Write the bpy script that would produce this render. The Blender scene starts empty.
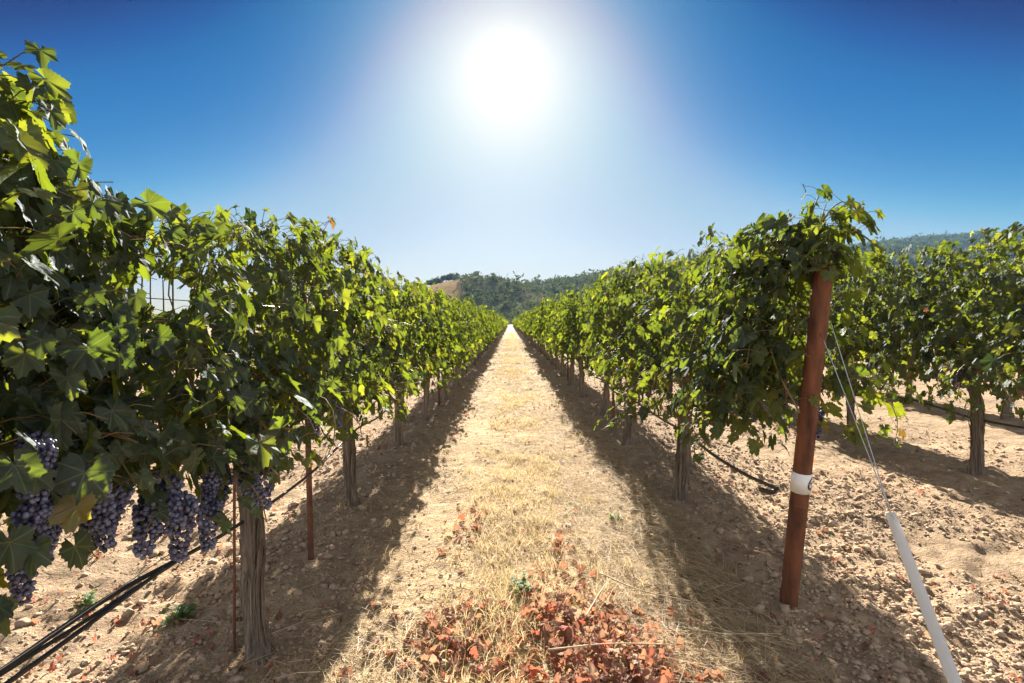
import bpy, math, random
import numpy as np
from mathutils import Vector, Matrix

scn = bpy.context.scene
COL = scn.collection
R = math.radians

# ------------------------------------------------------------------ camera
CAM_Z = 1.35
FPX = 1024 * 20.0 / 36.0
cd = bpy.data.cameras.new('camera')
cam = bpy.data.objects.new('camera', cd)
COL.objects.link(cam)
cam.location = (0, 0, CAM_Z)
cam.rotation_euler = (R(90), 0, 0)
cd.sensor_width = 36.0
cd.lens = 20.0
cd.shift_x = 2.0 / 1024
cd.shift_y = -19.5 / 1024
cd.clip_start = 0.05
cd.clip_end = 9000
scn.camera = cam

# ------------------------------------------------------------------ sky, sun, exposure
SUN_EL = math.atan(252 / FPX)
SUN_AZ = math.atan(-3 / FPX)
SUN_DIR = Vector((math.sin(SUN_AZ) * math.cos(SUN_EL), math.cos(SUN_AZ) * math.cos(SUN_EL), math.sin(SUN_EL)))
w = bpy.data.worlds.new('World')
scn.world = w
w.use_nodes = True
wn, wl = w.node_tree.nodes, w.node_tree.links
wn.clear()
wo = wn.new('ShaderNodeOutputWorld')
sky = wn.new('ShaderNodeTexSky')
sky.sky_type = 'NISHITA'
sky.sun_disc = False
sky.sun_elevation = SUN_EL
sky.sun_rotation = SUN_AZ
sky.altitude = 300
sky.air_density = 1.0
sky.dust_density = 0.3
sky.ozone_density = 5.0
EXPOSURE = 2.35
# the sky as this film records it: one response curve per channel (input: sky radiance / 16)
scl = wn.new('ShaderNodeVectorMath'); scl.operation = 'SCALE'; scl.inputs['Scale'].default_value = 1 / 16
wl.new(sky.outputs['Color'], scl.inputs[0])
crv = wn.new('ShaderNodeRGBCurve')
for ch, pts_ in enumerate((((0, 0), (1.4, 0), (2.0, .014), (2.5, .055), (3.0, .14), (3.6, .29), (4.5, .40), (6.0, .53), (7.5, .645), (10, .72), (15.5, .85), (16, 1)),
                          ((0, 0), (2.5, .005), (2.95, .06), (3.3, .125), (3.9, .18), (4.6, .265), (5.3, .385), (6.2, .49), (8, .58), (10, .70), (13, .76), (15.5, .85), (16, 1)),
                          ((0, 0), (4.2, .05), (5.1, .14), (5.9, .345), (6.5, .425), (7.2, .48), (7.9, .55), (8.8, .62), (10.2, .66), (12.2, .745), (15.5, .83), (16, 1)))):
    cvv = crv.mapping.curves[ch]
    cvv.points[0].location = (0, 0); cvv.points[1].location = (1, 1)
    for x_, y_ in pts_[1:-1]:
        cvv.points.new(x_ / 16, y_)
crv.mapping.update()
wl.new(scl.outputs[0], crv.inputs['Color'])
gain = wn.new('ShaderNodeVectorMath'); gain.operation = 'SCALE'; gain.inputs['Scale'].default_value = 11.2 / 2 ** EXPOSURE
wl.new(crv.outputs['Color'], gain.inputs[0])
bg = wn.new('ShaderNodeBackground')
bg.inputs['Strength'].default_value = 0.1
# pale fill light added to the sky opposite the sun, to lift the shade
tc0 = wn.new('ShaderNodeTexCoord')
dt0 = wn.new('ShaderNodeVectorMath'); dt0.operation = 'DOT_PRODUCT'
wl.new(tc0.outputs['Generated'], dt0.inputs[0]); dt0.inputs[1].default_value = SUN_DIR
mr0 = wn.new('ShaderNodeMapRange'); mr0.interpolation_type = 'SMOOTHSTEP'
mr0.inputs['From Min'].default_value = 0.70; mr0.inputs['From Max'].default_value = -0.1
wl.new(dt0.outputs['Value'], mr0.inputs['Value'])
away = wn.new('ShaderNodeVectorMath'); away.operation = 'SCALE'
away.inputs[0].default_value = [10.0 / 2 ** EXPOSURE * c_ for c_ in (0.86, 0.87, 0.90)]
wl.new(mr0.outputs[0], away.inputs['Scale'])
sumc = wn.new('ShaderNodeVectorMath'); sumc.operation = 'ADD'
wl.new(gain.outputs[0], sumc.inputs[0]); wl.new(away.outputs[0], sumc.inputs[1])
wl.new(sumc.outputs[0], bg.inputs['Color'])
# the bright air round the sun itself (forward scattering), a function of the angle from the sun
tc = wn.new('ShaderNodeTexCoord')
dot = wn.new('ShaderNodeVectorMath'); dot.operation = 'DOT_PRODUCT'
nrm = wn.new('ShaderNodeVectorMath'); nrm.operation = 'NORMALIZE'
wl.new(tc.outputs['Generated'], nrm.inputs[0])
wl.new(nrm.outputs[0], dot.inputs[0])
dot.inputs[1].default_value = SUN_DIR
cl = wn.new('ShaderNodeMath'); cl.operation = 'MAXIMUM'; cl.inputs[1].default_value = 0.0
wl.new(dot.outputs['Value'], cl.inputs[0])
shade = bg
for power, col_ in ((45, (0.15, 0.34, 0.225)), (120, (0.36, 0.12, 0.06)), (350, (0.12, 0.10, 0.08)), (900, (0.2, 0.2, 0.2)), (4000, (4.0, 4.0, 4.0))):
    p = wn.new('ShaderNodeMath'); p.operation = 'POWER'; p.inputs[1].default_value = power
    wl.new(cl.outputs[0], p.inputs[0])
    bg2 = wn.new('ShaderNodeBackground')
    bg2.inputs['Color'].default_value = (*[c_ / 2 ** EXPOSURE for c_ in col_], 1)
    wl.new(p.outputs[0], bg2.inputs['Strength'])
    addb = wn.new('ShaderNodeAddShader')
    wl.new(shade.outputs[0], addb.inputs[0]); wl.new(bg2.outputs[0], addb.inputs[1])
    shade = addb
wl.new(shade.outputs[0], wo.inputs['Surface'])

sl = bpy.data.lights.new('sun', 'SUN')
sl.energy = 4.6
sl.angle = R(0.53)
sl.color = (1.0, 0.93, 0.82)
so = bpy.data.objects.new('sun', sl)
COL.objects.link(so)
so.location = SUN_DIR * 50
so.rotation_euler = (-SUN_DIR).to_track_quat('-Z', 'Y').to_euler()

scn.view_settings.view_transform = 'Standard'
scn.view_settings.look = 'None'
scn.view_settings.gamma = 1.0
scn.view_settings.use_curve_mapping = False
scn.view_settings.exposure = EXPOSURE
scn.render.engine = 'CYCLES'
cy = scn.cycles
cy.max_bounces = 7
cy.diffuse_bounces = 4
cy.glossy_bounces = 2
cy.transmission_bounces = 4
cy.transparent_max_bounces = 4
cy.volume_bounces = 0
cy.caustics_reflective = False
cy.caustics_refractive = False
cy.sample_clamp_indirect = 6
cy.use_denoising = True

# ------------------------------------------------------------------ helpers
rng = np.random.default_rng(7)


def hash2(ix, iy, seed):
    h = (ix.astype(np.int64) * 374761393 + iy.astype(np.int64) * 668265263 + seed * 974634777) & 0x7fffffff
    h = ((h ^ (h >> 13)) * 1274126177) & 0x7fffffff
    h = (h ^ (h >> 16)) & 0xffff
    return h / 65535.0


def vnoise(x, y, seed=0):
    x = np.asarray(x, float); y = np.asarray(y, float)
    ix = np.floor(x); iy = np.floor(y)
    fx = x - ix; fy = y - iy
    fx = fx * fx * (3 - 2 * fx); fy = fy * fy * (3 - 2 * fy)
    a = hash2(ix, iy, seed); b = hash2(ix + 1, iy, seed)
    c = hash2(ix, iy + 1, seed); d = hash2(ix + 1, iy + 1, seed)
    return (a * (1 - fx) + b * fx) * (1 - fy) + (c * (1 - fx) + d * fx) * fy - 0.5


def fbm(x, y, seed, octs=4, gain=0.5):
    s = 0; a = 1.0; f = 1.0
    for k in range(octs):
        s = s + a * vnoise(x * f + 17.3 * k, y * f - 9.1 * k, seed + k)
        a *= gain; f *= 2.03
    return s


ROW_L, ROW_R, ROW_3, ROW_4 = -1.13, 1.28, 3.98, 6.7


def ground_z(x, y, fine=True):
    x = np.asarray(x, float); y = np.asarray(y, float)
    z = np.zeros(np.broadcast(x, y).shape)
    for X in (ROW_L - 2.7, ROW_L, ROW_R, ROW_3, ROW_4):
        wob = 0.06 * vnoise(x * 0 + X * 3, y * 0.7, 5)
        z = z + 0.075 * np.exp(-((x - X - wob) / 0.33) ** 2) * (1 + 0.8 * vnoise(y * 0.9, x * 0 + X, 3))
    z = z - 0.022 * np.exp(-((x - 0.62) / 0.16) ** 2) - 0.022 * np.exp(-((x + 0.55) / 0.16) ** 2)
    z = z + 0.05 * vnoise(x * 0.6, y * 0.5, 11)
    z = z + 0.030 * vnoise(x * 2.6, y * 2.2, 12)
    if fine:
        rough = 1.0 - 0.65 * np.exp(-((x - 0.05) / 0.85) ** 4)
        z = z + rough * (0.034 * vnoise(x * 7, y * 7, 13) + 0.028 * vnoise(x * 15, y * 15, 14) + 0.018 * vnoise(x * 33, y * 33, 15))
    return z - 0.02


def gz(x, y):
    return float(ground_z(np.array([x]), np.array([y]))[0])


def mesh_obj(name, verts, faces, mat=None, parent=None, rnd=None, uv=None, smooth=True, loc=None):
    """verts (n,3); faces (m,3) or (m,4) int array, or list of those; rnd per-face float; uv per-vertex (n,2)."""
    me = bpy.data.meshes.new(name)
    verts = np.ascontiguousarray(verts, dtype=np.float32)
    fl = faces if isinstance(faces, list) else [faces]
    fl = [np.asarray(f, dtype=np.int32) for f in fl if len(f)]
    loops = np.concatenate([f.ravel() for f in fl])
    sizes = np.concatenate([np.full(len(f), f.shape[1], np.int32) for f in fl])
    starts = np.concatenate([[0], np.cumsum(sizes)[:-1]]).astype(np.int32)
    me.vertices.add(len(verts)); me.vertices.foreach_set('co', verts.ravel())
    me.loops.add(len(loops)); me.loops.foreach_set('vertex_index', loops)
    me.polygons.add(len(sizes)); me.polygons.foreach_set('loop_start', starts)
    me.polygons.foreach_set('loop_total', sizes)
    if smooth:
        me.polygons.foreach_set('use_smooth', np.ones(len(sizes), bool))
    if rnd is not None:
        at = me.attributes.new('rnd', 'FLOAT', 'FACE')
        at.data.foreach_set('value', np.ascontiguousarray(rnd, dtype=np.float32))
    if uv is not None:
        ul = me.uv_layers.new(name='leafuv')
        ul.data.foreach_set('uv', np.ascontiguousarray(uv[loops], dtype=np.float32).ravel())
    me.update(calc_edges=True)
    if mat is not None:
        me.materials.append(mat)
    o = bpy.data.objects.new(name, me)
    COL.objects.link(o)
    if loc is not None:
        o.location = loc
    if parent is not None:
        o.parent = parent
    return o


def tag(o, label=None, cat=None, group=None, kind=None):
    if label: o['label'] = label
    if cat: o['category'] = cat
    if group: o['group'] = group
    if kind: o['kind'] = kind
    return o


def empty(name, loc):
    o = bpy.data.objects.new(name, None)
    COL.objects.link(o)
    o.location = loc
    o.empty_display_size = 0.1
    return o


class MB:
    def __init__(self):
        self.v = []; self.q = []; self.t = []; self.n = 0

    def add(self, v, q=None, t=None):
        v = np.asarray(v, float)
        if q is not None and len(q): self.q.append(np.asarray(q) + self.n)
        if t is not None and len(t): self.t.append(np.asarray(t) + self.n)
        self.v.append(v); self.n += len(v)

    def tube(self, pts, rad, n=8, cap=True, wob=None):
        pts = np.asarray(pts, float)
        m = len(pts)
        rad = np.broadcast_to(np.asarray(rad, float), (m,))
        tan = np.gradient(pts, axis=0)
        tan /= np.linalg.norm(tan, axis=1)[:, None] + 1e-9
        up = np.array([0.31, 0.17, 0.93]) if abs(tan[0, 2]) < 0.8 else np.array([1.0, 0.05, 0.0])
        u = np.cross(tan, up); u /= np.linalg.norm(u, axis=1)[:, None] + 1e-9
        vv = np.cross(tan, u)
        ang = np.linspace(0, 2 * np.pi, n, endpoint=False)
        rr = rad[:, None] * np.ones((1, n))
        if wob is not None: rr = rr * wob
        ring = pts[:, None, :] + rr[:, :, None] * (np.cos(ang)[None, :, None] * u[:, None, :] + np.sin(ang)[None, :, None] * vv[:, None, :])
        V = ring.reshape(-1, 3)
        i, j = np.meshgrid(np.arange(m - 1), np.arange(n), indexing='ij')
        a = i * n + j; b = i * n + (j + 1) % n
        Q = np.stack([a, b, b + n, a + n], -1).reshape(-1, 4)
        T = []
        if cap:
            V = np.vstack([V, pts[:1], pts[-1:]])
            c0, c1 = m * n, m * n + 1
            for k in range(n):
                T.append((c0, (k + 1) % n, k)); T.append((c1, (m - 1) * n + k, (m - 1) * n + (k + 1) % n))
        self.add(V, Q, np.array(T) if T else None)

    def build(self, name, mat, parent=None, smooth=True, loc=None):
        f = []
        if self.q: f.append(np.concatenate(self.q))
        if self.t: f.append(np.concatenate(self.t))
        return mesh_obj(name, np.concatenate(self.v), f, mat, parent, smooth=smooth, loc=loc)


def spline(pts, n):
    """Catmull-Rom through the points"""
    pts = np.asarray(pts, float)
    P = np.vstack([2 * pts[0] - pts[1], pts, 2 * pts[-1] - pts[-2]])
    m = len(pts) - 1
    out = []
    for t in np.linspace(0, m, n):
        i = min(int(t), m - 1); u = t - i
        p0, p1, p2, p3 = P[i], P[i + 1], P[i + 2], P[i + 3]
        out.append(0.5 * (2 * p1 + (p2 - p0) * u + (2 * p0 - 5 * p1 + 4 * p2 - p3) * u * u + (3 * p1 - p0 - 3 * p2 + p3) * u ** 3))
    return np.array(out)


# ------------------------------------------------------------------ materials
def new_mat(name):
    m = bpy.data.materials.new(name)
    m.use_nodes = True
    nt = m.node_tree
    b = nt.nodes['Principled BSDF']
    return m, nt, b


def N(nt, typ, **kw):
    n = nt.nodes.new(typ)
    for k, v in kw.items():
        setattr(n, k, v)
    return n


def ramp(nt, stops, interp='LINEAR'):
    r = nt.nodes.new('ShaderNodeValToRGB')
    r.color_ramp.interpolation = interp
    el = r.color_ramp.elements
    while len(el) > 1:
        el.remove(el[-1])
    el[0].position = stops[0][0]; el[0].color = (*stops[0][1], 1)
    for p, c in stops[1:]:
        e = el.new(p); e.color = (*c, 1)
    return r


def noise(nt, scale, detail=4, rough=0.55, vec=None, dim='3D'):
    n = nt.nodes.new('ShaderNodeTexNoise')
    n.noise_dimensions = dim
    n.inputs['Scale'].default_value = scale
    n.inputs['Detail'].default_value = detail
    n.inputs['Roughness'].default_value = rough
    if vec is not None:
        nt.links.new(vec, n.inputs['Vector'])
    return n


def mixc(nt, fac, a, b, mode='MIX'):
    m = nt.nodes.new('ShaderNodeMix'); m.data_type = 'RGBA'; m.blend_type = mode
    for s, v in ((0, fac), (6, a), (7, b)):
        if isinstance(v, (int, float)): m.inputs[s].default_value = v
        elif isinstance(v, tuple): m.inputs[s].default_value = (*v, 1)
        else: nt.links.new(v, m.inputs[s])
    return m.outputs[2]


def math_(nt, op, a, b=None, clamp=False):
    m = nt.nodes.new('ShaderNodeMath'); m.operation = op; m.use_clamp = clamp
    for s, v in ((0, a), (1, b)):
        if v is None: continue
        if isinstance(v, (int, float)): m.inputs[s].default_value = v
        else: nt.links.new(v, m.inputs[s])
    return m.outputs[0]


def bump(nt, b, height, strength=0.5, dist=0.02):
    bn = nt.nodes.new('ShaderNodeBump')
    bn.inputs['Strength'].default_value = strength
    bn.inputs['Distance'].default_value = dist
    nt.links.new(height, bn.inputs['Height'])
    nt.links.new(bn.outputs[0], b.inputs['Normal'])
    return bn


def leaf_material(name, stops, trans_stops, trans=0.45, rough=0.62, spec=0.05, veins=True):
    m, nt, b = new_mat(name)
    at = N(nt, 'ShaderNodeAttribute', attribute_name='rnd')
    col = ramp(nt, stops); nt.links.new(at.outputs['Fac'], col.inputs[0])
    tcol = ramp(nt, trans_stops); nt.links.new(at.outputs['Fac'], tcol.inputs[0])
    c, t = col.outputs[0], tcol.outputs[0]
    geo = N(nt, 'ShaderNodeNewGeometry')
    # undersides are paler and duller
    c = mixc(nt, math_(nt, 'MULTIPLY', geo.outputs['Backfacing'], 0.45), c, (0.085, 0.105, 0.065))
    if veins:
        uvn = N(nt, 'ShaderNodeUVMap', uv_map='leafuv')
        sx = N(nt, 'ShaderNodeSeparateXYZ'); nt.links.new(uvn.outputs[0], sx.inputs[0])
        ax = math_(nt, 'ABSOLUTE', sx.outputs[0])
        vmin = None
        for ang in (0.0, 0.86, 1.85):
            # distance of the point from the line through the leaf's base at this angle from the tip
            dd = math_(nt, 'ABSOLUTE', math_(nt, 'SUBTRACT', math_(nt, 'MULTIPLY', ax, math.cos(ang)), math_(nt, 'MULTIPLY', sx.outputs[1], math.sin(ang))))
            vmin = dd if vmin is None else math_(nt, 'MINIMUM', vmin, dd)
        vein = math_(nt, 'SUBTRACT', 1.0, math_(nt, 'DIVIDE', vmin, 0.022), clamp=True)
        vein = math_(nt, 'MULTIPLY', vein, 0.55)
        c = mixc(nt, vein, c, (0.20, 0.25, 0.10))
        t = mixc(nt, vein, t, (0.30, 0.34, 0.06))
    no = noise(nt, 60, 3)
    c = mixc(nt, 0.6, c, no.outputs['Color'], 'SOFT_LIGHT')
    nt.nodes.remove(b)
    df = N(nt, 'ShaderNodeBsdfDiffuse'); nt.links.new(c, df.inputs['Color'])
    gl = N(nt, 'ShaderNodeBsdfGlossy'); gl.inputs['Roughness'].default_value = rough
    gl.inputs['Color'].default_value = (0.9, 0.95, 1.0, 1)
    tr = N(nt, 'ShaderNodeBsdfTranslucent'); nt.links.new(t, tr.inputs['Color'])
    mx = N(nt, 'ShaderNodeMixShader'); mx.inputs[0].default_value = trans
    nt.links.new(df.outputs[0], mx.inputs[1]); nt.links.new(tr.outputs[0], mx.inputs[2])
    mg = N(nt, 'ShaderNodeMixShader'); mg.inputs[0].default_value = spec
    nt.links.new(mx.outputs[0], mg.inputs[1]); nt.links.new(gl.outputs[0], mg.inputs[2])
    nt.links.new(mg.outputs[0], nt.nodes['Material Output'].inputs['Surface'])
    bn = N(nt, 'ShaderNodeBump'); bn.inputs['Strength'].default_value = 0.6; bn.inputs['Distance'].default_value = 0.008
    nt.links.new(no.outputs['Fac'], bn.inputs['Height'])
    for sh_ in (df, gl): nt.links.new(bn.outputs[0], sh_.inputs['Normal'])
    return m


M = {}
M['leaf'] = leaf_material('vine_leaf',
    [(0, (0.016, 0.026, 0.012)), (0.35, (0.025, 0.038, 0.016)), (0.7, (0.038, 0.054, 0.021)), (0.93, (0.065, 0.078, 0.026)), (0.965, (0.15, 0.11, 0.03)), (1, (0.16, 0.07, 0.03))],
    [(0, (0.09, 0.15, 0.010)), (0.5, (0.26, 0.33, 0.014)), (0.9, (0.50, 0.52, 0.022)), (0.965, (0.50, 0.38, 0.04)), (1, (0.42, 0.17, 0.04))], trans=0.37, spec=0.035)
M['dry_leaf'] = leaf_material('dry_red_leaf',
    [(0, (0.17, 0.080, 0.055)), (0.3, (0.29, 0.14, 0.095)), (0.55, (0.39, 0.24, 0.16)), (0.64, (0.36, 0.085, 0.055)), (0.80, (0.40, 0.22, 0.15)), (1, (0.48, 0.37, 0.26))],
    [(0, (0.34, 0.14, 0.08)), (0.55, (0.52, 0.28, 0.15)), (0.66, (0.56, 0.14, 0.07)), (0.85, (0.55, 0.32, 0.18)), (1, (0.56, 0.40, 0.24))], trans=0.36, rough=0.7, spec=0.02, veins=False)
M['weed_leaf'] = leaf_material('weed_leaf', [(0, (0.06, 0.12, 0.03)), (1, (0.13, 0.20, 0.05))], [(0, (0.25, 0.42, 0.04)), (1, (0.45, 0.55, 0.08))], veins=False)
M['straw'] = leaf_material('straw', [(0, (0.32, 0.225, 0.12)), (0.6, (0.48, 0.36, 0.20)), (1, (0.60, 0.48, 0.31))], [(0, (0.52, 0.42, 0.26)), (1, (0.70, 0.60, 0.42))], trans=0.3, rough=0.6, spec=0.03, veins=False)
M['dry_grass'] = leaf_material('dry_grass', [(0, (0.38, 0.26, 0.12)), (0.6, (0.52, 0.37, 0.17)), (0.92, (0.60, 0.47, 0.26)), (1, (0.20, 0.22, 0.07))], [(0, (0.6, 0.45, 0.22)), (0.92, (0.72, 0.58, 0.34)), (1, (0.4, 0.42, 0.1))], trans=0.4, rough=0.6, spec=0.03, veins=False)


def soil_material():
    m, nt, b = new_mat('soil')
    tco = N(nt, 'ShaderNodeTexCoord')
    P_ = tco.outputs['Object']
    sx = N(nt, 'ShaderNodeSeparateXYZ'); nt.links.new(P_, sx.inputs[0])
    big = noise(nt, 0.9, 5, 0.6, P_)
    mid = noise(nt, 9, 6, 0.65, P_)
    fin = noise(nt, 70, 4, 0.7, P_)
    soil = ramp(nt, [(0.25, (0.25, 0.175, 0.112)), (0.5, (0.39, 0.285, 0.190)), (0.75, (0.51, 0.39, 0.270))])
    nt.links.new(mid.outputs['Fac'], soil.inputs[0])
    straw = ramp(nt, [(0.3, (0.38, 0.262, 0.135)), (0.5, (0.53, 0.39, 0.22)), (0.7, (0.65, 0.515, 0.33))])
    # straw fibres: noise pulled long, in two directions
    mp = N(nt, 'ShaderNodeMapping'); mp.inputs['Scale'].default_value = (90, 14, 30); mp.inputs['Rotation'].default_value = (0, 0, 0.5)
    nt.links.new(P_, mp.inputs[0])
    fib = noise(nt, 1.0, 4, 0.65, mp.outputs[0])
    nt.links.new(fib.outputs['Fac'], straw.inputs[0])
    # mowed strip between the rows carries straw, the ground under and beyond the rows is bare
    dx = math_(nt, 'ABSOLUTE', math_(nt, 'SUBTRACT', sx.outputs[0], 0.06))
    edge = math_(nt, 'ADD', dx, math_(nt, 'MULTIPLY', math_(nt, 'SUBTRACT', big.outputs['Fac'], 0.5), 0.9))
    fac = N(nt, 'ShaderNodeMapRange'); fac.inputs['From Min'].default_value = 1.0; fac.inputs['From Max'].default_value = 0.45
    nt.links.new(edge, fac.inputs['Value'])
    patch = N(nt, 'ShaderNodeMapRange'); patch.inputs['From Min'].default_value = 0.42; patch.inputs['From Max'].default_value = 0.56
    nt.links.new(mid.outputs['Fac'], patch.inputs['Value'])
    f2 = math_(nt, 'MULTIPLY', fac.outputs[0], math_(nt, 'ADD', math_(nt, 'MULTIPLY', patch.outputs[0], 0.55), 0.35), clamp=True)
    c = mixc(nt, f2, soil.outputs[0], straw.outputs[0])
    c = mixc(nt, 0.55, c, fin.outputs['Color'], 'SOFT_LIGHT')
    bw = ramp(nt, [(0.3, (0.72, 0.72, 0.72)), (0.7, (1.15, 1.12, 1.08))]); nt.links.new(big.outputs['Fac'], bw.inputs[0])
    c = mixc(nt, 1.0, c, bw.outputs[0], 'MULTIPLY')
    nt.links.new(c, b.inputs['Base Color'])
    b.inputs['Roughness'].default_value = 0.95
    b.inputs['Specular IOR Level'].default_value = 0.03
    h = math_(nt, 'ADD', math_(nt, 'MULTIPLY', fin.outputs['Fac'], 0.4), mid.outputs['Fac'])
    bump(nt, b, h, 0.9, 0.05)
    return m


M['soil'] = soil_material()


def simple(name, c0, c1, scale, rough=0.8, spec=0.3, bstr=0.4, bdist=0.01, stretch=None, metal=0.0, detail=5):
    m, nt, b = new_mat(name)
    tco = N(nt, 'ShaderNodeTexCoord')
    v = tco.outputs['Object']
    if stretch:
        mp = N(nt, 'ShaderNodeMapping'); mp.inputs['Scale'].default_value = stretch
        nt.links.new(v, mp.inputs[0]); v = mp.outputs[0]
    no = noise(nt, scale, detail, 0.62, v)
    r = ramp(nt, [(0.3, c0), (0.7, c1)]); nt.links.new(no.outputs['Fac'], r.inputs[0])
    nt.links.new(r.outputs[0], b.inputs['Base Color'])
    b.inputs['Roughness'].default_value = rough
    b.inputs['Specular IOR Level'].default_value = spec
    b.inputs['Metallic'].default_value = metal
    if bstr: bump(nt, b, no.outputs['Fac'], bstr, bdist)
    return m


M['clod'] = simple('dry_clod', (0.26, 0.185, 0.125), (0.46, 0.345, 0.24), 14, 0.95, 0.07, 0.6, 0.01)
M['bark'] = simple('vine_bark', (0.07, 0.052, 0.040), (0.33, 0.26, 0.20), 22, 0.9, 0.2, 1.0, 0.03, (2.6, 2.6, 0.14))
M['cane'] = simple('brown_cane', (0.16, 0.075, 0.035), (0.34, 0.17, 0.08), 30, 0.6, 0.35, 0.2, 0.003)
M['shoot'] = simple('green_shoot', (0.12, 0.11, 0.035), (0.24, 0.13, 0.06), 12, 0.55, 0.35, 0.1, 0.003)
M['rust'] = simple('rusty_steel', (0.045, 0.019, 0.012), (0.21, 0.078, 0.036), 9, 0.8, 0.3, 0.5, 0.006, (2.2, 2.2, 0.5), detail=10)
M['stake'] = simple('rusty_stake', (0.10, 0.045, 0.028), (0.22, 0.10, 0.06), 20, 0.8, 0.3, 0.3, 0.003)
M['hose'] = simple('black_hose', (0.022, 0.022, 0.024), (0.055, 0.052, 0.05), 25, 0.5, 0.45, 0.1, 0.002)
M['wire'] = simple('galvanised_wire', (0.35, 0.35, 0.35), (0.5, 0.5, 0.5), 40, 0.4, 0.5, 0, 0.002, metal=0.9)
M['pvc'] = simple('white_plastic', (0.74, 0.75, 0.76), (0.82, 0.82, 0.82), 5, 0.45, 0.45, 0.05, 0.002)
_nt = M['pvc'].node_tree
_t = N(_nt, 'ShaderNodeBsdfTranslucent'); _t.inputs['Color'].default_value = (0.88, 0.88, 0.87, 1)
_m = N(_nt, 'ShaderNodeMixShader'); _m.inputs[0].default_value = 0.62
_nt.links.new(_nt.nodes['Principled BSDF'].outputs[0], _m.inputs[1]); _nt.links.new(_t.outputs[0], _m.inputs[2])
_nt.links.new(_m.outputs[0], _nt.nodes['Material Output'].inputs['Surface'])
M['tag'] = simple('white_tag', (0.72, 0.71, 0.69), (0.80, 0.79, 0.77), 12, 0.6, 0.35, 0.1, 0.002)
M['ink'] = simple('black_ink', (0.02, 0.02, 0.02), (0.035, 0.035, 0.035), 12, 0.6, 0.3, 0)
M['straw_stem'] = simple('dry_stem', (0.38, 0.27, 0.14), (0.52, 0.40, 0.24), 20, 0.7, 0.3, 0.2, 0.003)
M['oak'] = leaf_material('oak_leaf', [(0, (0.050, 0.058, 0.036)), (1, (0.085, 0.095, 0.055))], [(0, (0.08, 0.1, 0.03)), (1, (0.14, 0.16, 0.04))], trans=0.2, rough=0.8, spec=0.01, veins=False)


def grape_material():
    m, nt, b = new_mat('grape_skin')
    tco = N(nt, 'ShaderNodeTexCoord')
    at = N(nt, 'ShaderNodeAttribute', attribute_name='rnd')
    no = noise(nt, 45, 4, 0.6, tco.outputs['Object'])
    base = ramp(nt, [(0, (0.016, 0.014, 0.034)), (0.7, (0.034, 0.030, 0.066)), (1, (0.050, 0.022, 0.046))]); nt.links.new(at.outputs['Fac'], base.inputs[0])
    bl = N(nt, 'ShaderNodeMapRange'); bl.inputs['From Min'].default_value = 0.38; bl.inputs['From Max'].default_value = 0.64; bl.inputs['To Max'].default_value = 0.85
    nt.links.new(no.outputs['Fac'], bl.inputs['Value'])
    c = mixc(nt, bl.outputs[0], base.outputs[0], (0.20, 0.21, 0.32))
    nt.links.new(c, b.inputs['Base Color'])
    b.inputs['Roughness'].default_value = 0.5
    b.inputs['Specular IOR Level'].default_value = 0.4
    return m


M['grape'] = grape_material()


def hill_material():
    m, nt, b = new_mat('hill_ground')
    tco = N(nt, 'ShaderNodeTexCoord')
    P_ = tco.outputs['Object']
    at = N(nt, 'ShaderNodeAttribute', attribute_name='rnd')
    a = noise(nt, 0.02, 6, 0.6, P_)
    f = noise(nt, 0.18, 5, 0.65, P_)
    scrub = ramp(nt, [(0.38, (0.06, 0.064, 0.036)), (0.55, (0.11, 0.105, 0.06)), (0.70, (0.22, 0.18, 0.10))])
    nt.links.new(math_(nt, 'ADD', math_(nt, 'MULTIPLY', a.outputs['Fac'], 0.5), math_(nt, 'MULTIPLY', f.outputs['Fac'], 0.5)), scrub.inputs[0])
    gold = ramp(nt, [(0.35, (0.24, 0.165, 0.085)), (0.65, (0.35, 0.25, 0.13))]); nt.links.new(f.outputs['Fac'], gold.inputs[0])
    c = mixc(nt, at.outputs['Fac'], scrub.outputs[0], gold.outputs[0])
    nt.links.new(c, b.inputs['Base Color'])
    b.inputs['Roughness'].default_value = 0.95
    b.inputs['Specular IOR Level'].default_value = 0.0
    return m


M['hill'] = hill_material()

# ------------------------------------------------------------------ ground sheet
ys = [-7.0]
while ys[-1] < 0.9: ys.append(ys[-1] + (0.25 if ys[-1] < -1 else 0.06))
while ys[-1] < 2600: ys.append(ys[-1] + max(0.018, 0.0115 * ys[-1]) * (1 if ys[-1] < 60 else 4))
ys = np.array(ys)
xs = list(np.arange(-2.2, 4.8, 0.026))
st = 0.03
while xs[-1] < 2600: xs.append(xs[-1] + st); st *= 1.07
st = 0.03
while xs[0] > -2600: xs.insert(0, xs[0] - st); st *= 1.09
xs = np.array(xs)
gx, gy = np.meshgrid(xs, ys)
zz = ground_z(gx, gy)
fade = np.clip((150 - np.abs(gx)) / 100, 0, 1) * np.clip((400 - gy) / 200, 0, 1)
zz = zz * fade
V = np.stack([gx, gy, zz], -1).reshape(-1, 3)
ny, nx = gx.shape
i, j = np.meshgrid(np.arange(ny - 1), np.arange(nx - 1), indexing='ij')
a = i * nx + j
Q = np.stack([a, a + 1, a + nx + 1, a + nx], -1).reshape(-1, 4)
tag(mesh_obj('ground', V, Q, M['soil']), 'dry tan soil with a straw covered path between the vine rows', 'ground', kind='structure')

# ------------------------------------------------------------------ hills
HY0, HY1 = 260.0, 1500.0


def sstep(x, a, b):
    t = np.clip((x - a) / (b - a), 0, 1)
    return t * t * (3 - 2 * t)


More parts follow.
